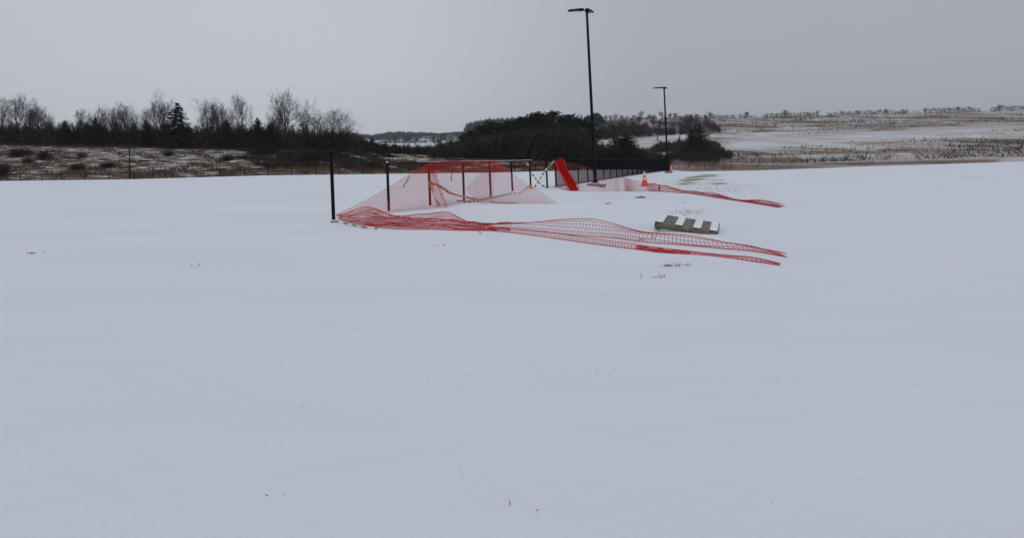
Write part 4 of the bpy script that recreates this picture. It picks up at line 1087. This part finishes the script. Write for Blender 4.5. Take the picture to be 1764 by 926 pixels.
# ------------------------------------------------------------------ caution tape
def tape(name, pts, lab, width=.075, mat='tape', twist=1.5, grp='caution tapes', seed=0, rep=.30):
    P = catmull(np.array(pts), 60); r_ = random.Random(seed); ph = r_.uniform(0, 6)
    d = np.gradient(P, axis=0); d /= np.linalg.norm(d, axis=1, keepdims=True)
    L = np.concatenate([[0], np.cumsum(np.linalg.norm(np.diff(P, axis=0), axis=1))])
    up_ = np.array([0, 0, 1.]); sd = np.cross(d, up_); sd /= np.maximum(np.linalg.norm(sd, axis=1, keepdims=True), 1e-6)
    u2 = np.cross(sd, d); a = .5 * np.sin(np.linspace(0, twist * 6.28, 60) + ph)[:, None]
    wv = (u2 * np.cos(a) + sd * np.sin(a)) * width / 2
    c = P[0].copy()
    Q = np.stack([P - wv, P + wv, ], 0)
    off = np.cross(d, wv / (width / 2)) * .0015
    m = MB(); uv = np.stack([np.stack([L / rep, np.zeros(60)], 1), np.stack([L / rep, np.ones(60)], 1)], 0)
    m.grid(Q - c + off, uv); m.grid(Q - c - off, uv)
    o = m.build(name, M[mat], uvs=True); o.location = c
    return tag(o, lab, 'tape', grp)
tape('caution_tape', [Gp(569, 382, .05), Gp(580, 381.5, .06), Gp(600, 385.5, .05), Gp(625, 391, .04), Gp(650, 393.5, .04)], 'tape trailing from the foot of the tall first post', .06, seed=1, rep=.7)
tape('caution_tape', [D(741, 314, .2), D(760, 322, .3), D(775, 332, .35), D(798, 338.5, .25), D(820, 343, .3), D(846, 346, .3)], 'striped tape sagging from the yellow knot to the next posts', .11, seed=2)
tape('caution_tape', [D(742, 318, .25), D(748, 338, .35), D(756, 352, .45), D(767, 366, .6)], 'yellow tape end hanging down the net flap', .085, mat='yellow', seed=3)
tape('caution_tape', [Gp(799, 347.5, .06), Gp(820, 346, .04), Gp(845, 340.5, .08), Gp(862, 337.5, .06), Gp(882, 332.5, .08)], 'striped tape lying along the feet of the middle posts', .09, seed=4)
tape('caution_tape', [Gp(884, 332.5, .07), Gp(896, 332.5, .05), Gp(905, 325, .1), Gp(913, 320.5, .15)], 'tape rising from the snow to the knot on the right-end post', .07, seed=5)
tape('caution_tape', [D(917, 300, 0), D(926, 312, 0), D(934, 319, 0), D(940.5, 323, 0)], 'striped tape falling right, one of the crossed pair', .11, seed=6)
tape('caution_tape', [D(921, 322, 0), D(928, 312, 0), D(936, 299, 0), D(944.5, 288, .05), Fc(955, 277, .1)], 'striped tape rising right up to the fence corner, crossing the other', .11, seed=7)
tape('caution_tape', [D(941, 323, 0), W(948, 323.5, fdepth(957)), W(956, 323, fdepth(957) - .2), W(961, 322, fdepth(957) - .1)], 'yellow tape at the foot of the fence corner post', .09, mat='yellow', seed=8)
def knot(px, py, Y, s_, lab, seed):
    r_ = np.random.default_rng(seed); c = W(px, py, Y); m = MB()
    for k in range(9):
        a = r_.uniform(0, 6.28); t = np.linspace(0, 1, 9)[:, None]
        p = np.concatenate([np.cos(a) * t * s_ * r_.uniform(.4, 1), np.full((9, 1), -.02) + t * -.05, -t ** 1.6 * s_ * r_.uniform(.2, 1.4) + .6 * s_ * np.sin(t * 3) * r_.uniform(-.2, 1)], 1)
        w_ = np.array([0, .012, .03]); m.grid(np.stack([p - w_, p + w_], 0))
    m.lathe([(.056, -.06), (.064, -.03), (.064, .03), (.056, .06)], 12, (0, .09, 0))
    o = m.build('tape_knot', M['yellow']); o.location = c; return tag(o, lab, 'tape', 'knots of yellow tape')
knot(742.5, 316, depth(741) - .09, .13, 'yellow tape knot half way up the post in the net', 1)
knot(909.5, 283, depth(914) - .09, .10, 'yellow tape scrap at the top of the right-end post', 2)
knot(914, 321.5, depth(914) - .09, .18, 'yellow tape knot at the foot of the right-end post', 3)
knot(956.5, 321.5, fdepth(957) - .15, .10, 'yellow tape wrapped at the foot of the fence corner post', 4)
knot(670, 365.5, depth(670) - .09, .08, 'yellow tape scrap at the foot of the second post', 5)
knot(845.5, 338.5, depth(845) - .09, .07, 'yellow tape scrap at the foot of the fifth post', 6)

# ------------------------------------------------------------------ pallet, tipped a little, snow on its boards
fl = W(1127, 391, 13.2)
ax = np.array([.83, -.55, -.15]); ax /= np.linalg.norm(ax)
ay = np.array([.55, .83, .055]); ay -= ax * (ax @ ay); ay /= np.linalg.norm(ay)
az = np.cross(ax, ay)
Ln, Dp, Ht = 1.22, 1.25, .14
e = empty('wooden_pallet', fl, 'weathered wooden pallet lying in the snow with snow on its boards', 'pallet')
Rm = np.stack([ax, ay, az], 1)
def pb_(name, c, d, mat, par=None):
    c = np.array(c, float); m = MB(); m.box(Rm @ c, d, Rm)
    return m.build(name, mat, par or e)
LIFT = 0.0
pb_('stringer', (Ln / 2, .02, LIFT + .055), (Ln, .04, .12), M['wood'])
for k in range(1, 5): pb_('stringer', (Ln / 2, .02 + k * Dp / 5.0, LIFT + .06), (Ln, .045, .11), M['wood'])
pb_('stringer', (Ln / 2, Dp - .02, LIFT + .055), (Ln, .04, .12), M['wood'])
for x in (.085, .47, .82, 1.13):
    b_ = pb_('deck_board', (x, Dp / 2, LIFT + .125), (.15, Dp + .02, .022), M['wood'])
    m = MB(); n1, n2 = 7, 26
    gx, gy = np.meshgrid(np.linspace(-.076, .076, n1), np.linspace(-Dp / 2, Dp / 2, n2), indexing='ij')
    ed = (1 - (np.abs(gx) / .076) ** 4) * (1 - (np.abs(gy) / (Dp / 2)) ** 16)
    gz_ = .137 + LIFT + .03 * np.clip(ed, 0, 1) ** .5 + .004 * np.sin(gy * 9 + x * 5)
    P = np.stack([gx + x, gy + Dp / 2, gz_], 2) @ Rm.T; m.grid(P)
    m.build('snow', M['snowcap'], b_, smooth=True)
for k in range(0, 5):
    s_ = MB(); s_.tubes([Rm @ np.array([.02, .02 + k * Dp / 5 + .01, LIFT + .114])], [Rm @ np.array([Ln - .02, .02 + k * Dp / 5 + .01, LIFT + .114])], .005, .005, 6)
    s_.build('snow_line', M['snowcap'], e, smooth=True)
pb_('foot_block', (.06, .10, -.02), (.09, .14, .06), M['wood'])
ctr = fl + ax * Ln * .42 + ay * Dp * .5; rr_g, aa_g = np.meshgrid(np.linspace(0, 1, 12), np.linspace(0, 2 * math.pi, 33), indexing='ij')
gx = rr_g * np.cos(aa_g) * .98; gy = rr_g * np.sin(aa_g) * .85
PX_ = ctr[0] + gx * ax[0] + gy * ay[0]; PY2 = ctr[1] + gx * ax[1] + gy * ay[1]
drift = MB(); drift.grid(np.stack([PX_, PY2, h(PX_, PY2) - .02 + .115 * (1 - rr_g ** 2) ** 1.3 * (1 - .35 * np.clip(gx, -1, 1)) * (1 + .15 * np.sin(aa_g * 3))], 2))
tag(drift.build('snow_drift', M['snowcap'], smooth=True), 'small drift of snow banked under the pallet', kind='structure')
# weeds poking up behind the pallet
ground_tufts('dry_grass', 'weed stalks poking through the snow behind the pallet', [(1170, 366), (1186, 363), (1188, 368), (1184, 372), (1194, 366), (1172, 368)], (.05, .22), (.003, .008), 'brush', 8, per=10, rad=.1)

# stones in the snow
def stone(px, py, s_, lab, seed):
    r_ = np.random.default_rng(seed); c = G(px, py); m = MB(); seg = 9
    prof = [(.9, -.3), (1.0, .0), (.82, .35), (.45, .6), (0.01, .68)]
    V = []
    for rr_, zz in prof:
        for k in range(seg): a = k * 6.283 / seg; q = r_.uniform(.8, 1.2); V.append([rr_ * math.cos(a) * q * s_ * 1.5, rr_ * math.sin(a) * q * s_, zz * s_ * q * .7])
    f = [[i * seg + k, i * seg + (k + 1) % seg, (i + 1) * seg + (k + 1) % seg, (i + 1) * seg + k] for i in range(4) for k in range(seg)]
    m.add(V, f); o = m.build('stone', M['stone']); o.location = c; return tag(o, lab, 'stone', 'stones showing through the snow')
stone(1104, 341, .16, 'dark stone showing through the snow in front of the cone', 1)
stone(1046.5, 351, .07, 'small dark clod in the middle of the snow', 2)
stone(1151, 458, .05, 'clod of soil in the near snow below the strip of net', 3)
stone(55, 436.5, .05, 'little clod alone in the snow at lower left', 4)

# ------------------------------------------------------------------ winter-bronzed cedar at the right edge of the photograph
m_keep = M['needle']; M['needle'] = M['bronze']; conifer_proto('bronze', 61, 'cedar'); M['needle'] = m_keep
for (px, pt, Y, wd, lab) in [(1206, 213, 236, 2.6, 'dense maroon cedar on the slope beyond the end of the fence'), (1193, 222, 232, 2.0, 'smaller maroon cedar hard against the left of the dense one')]:
    b = hillP(px, Y); t = W(px, pt, Y)
    plant('bronze', b - np.array([0, 0, .4]), t[2] - b[2] + .4, lab, group='maroon cedars', wide=wd * .62, name='cedar_tree')
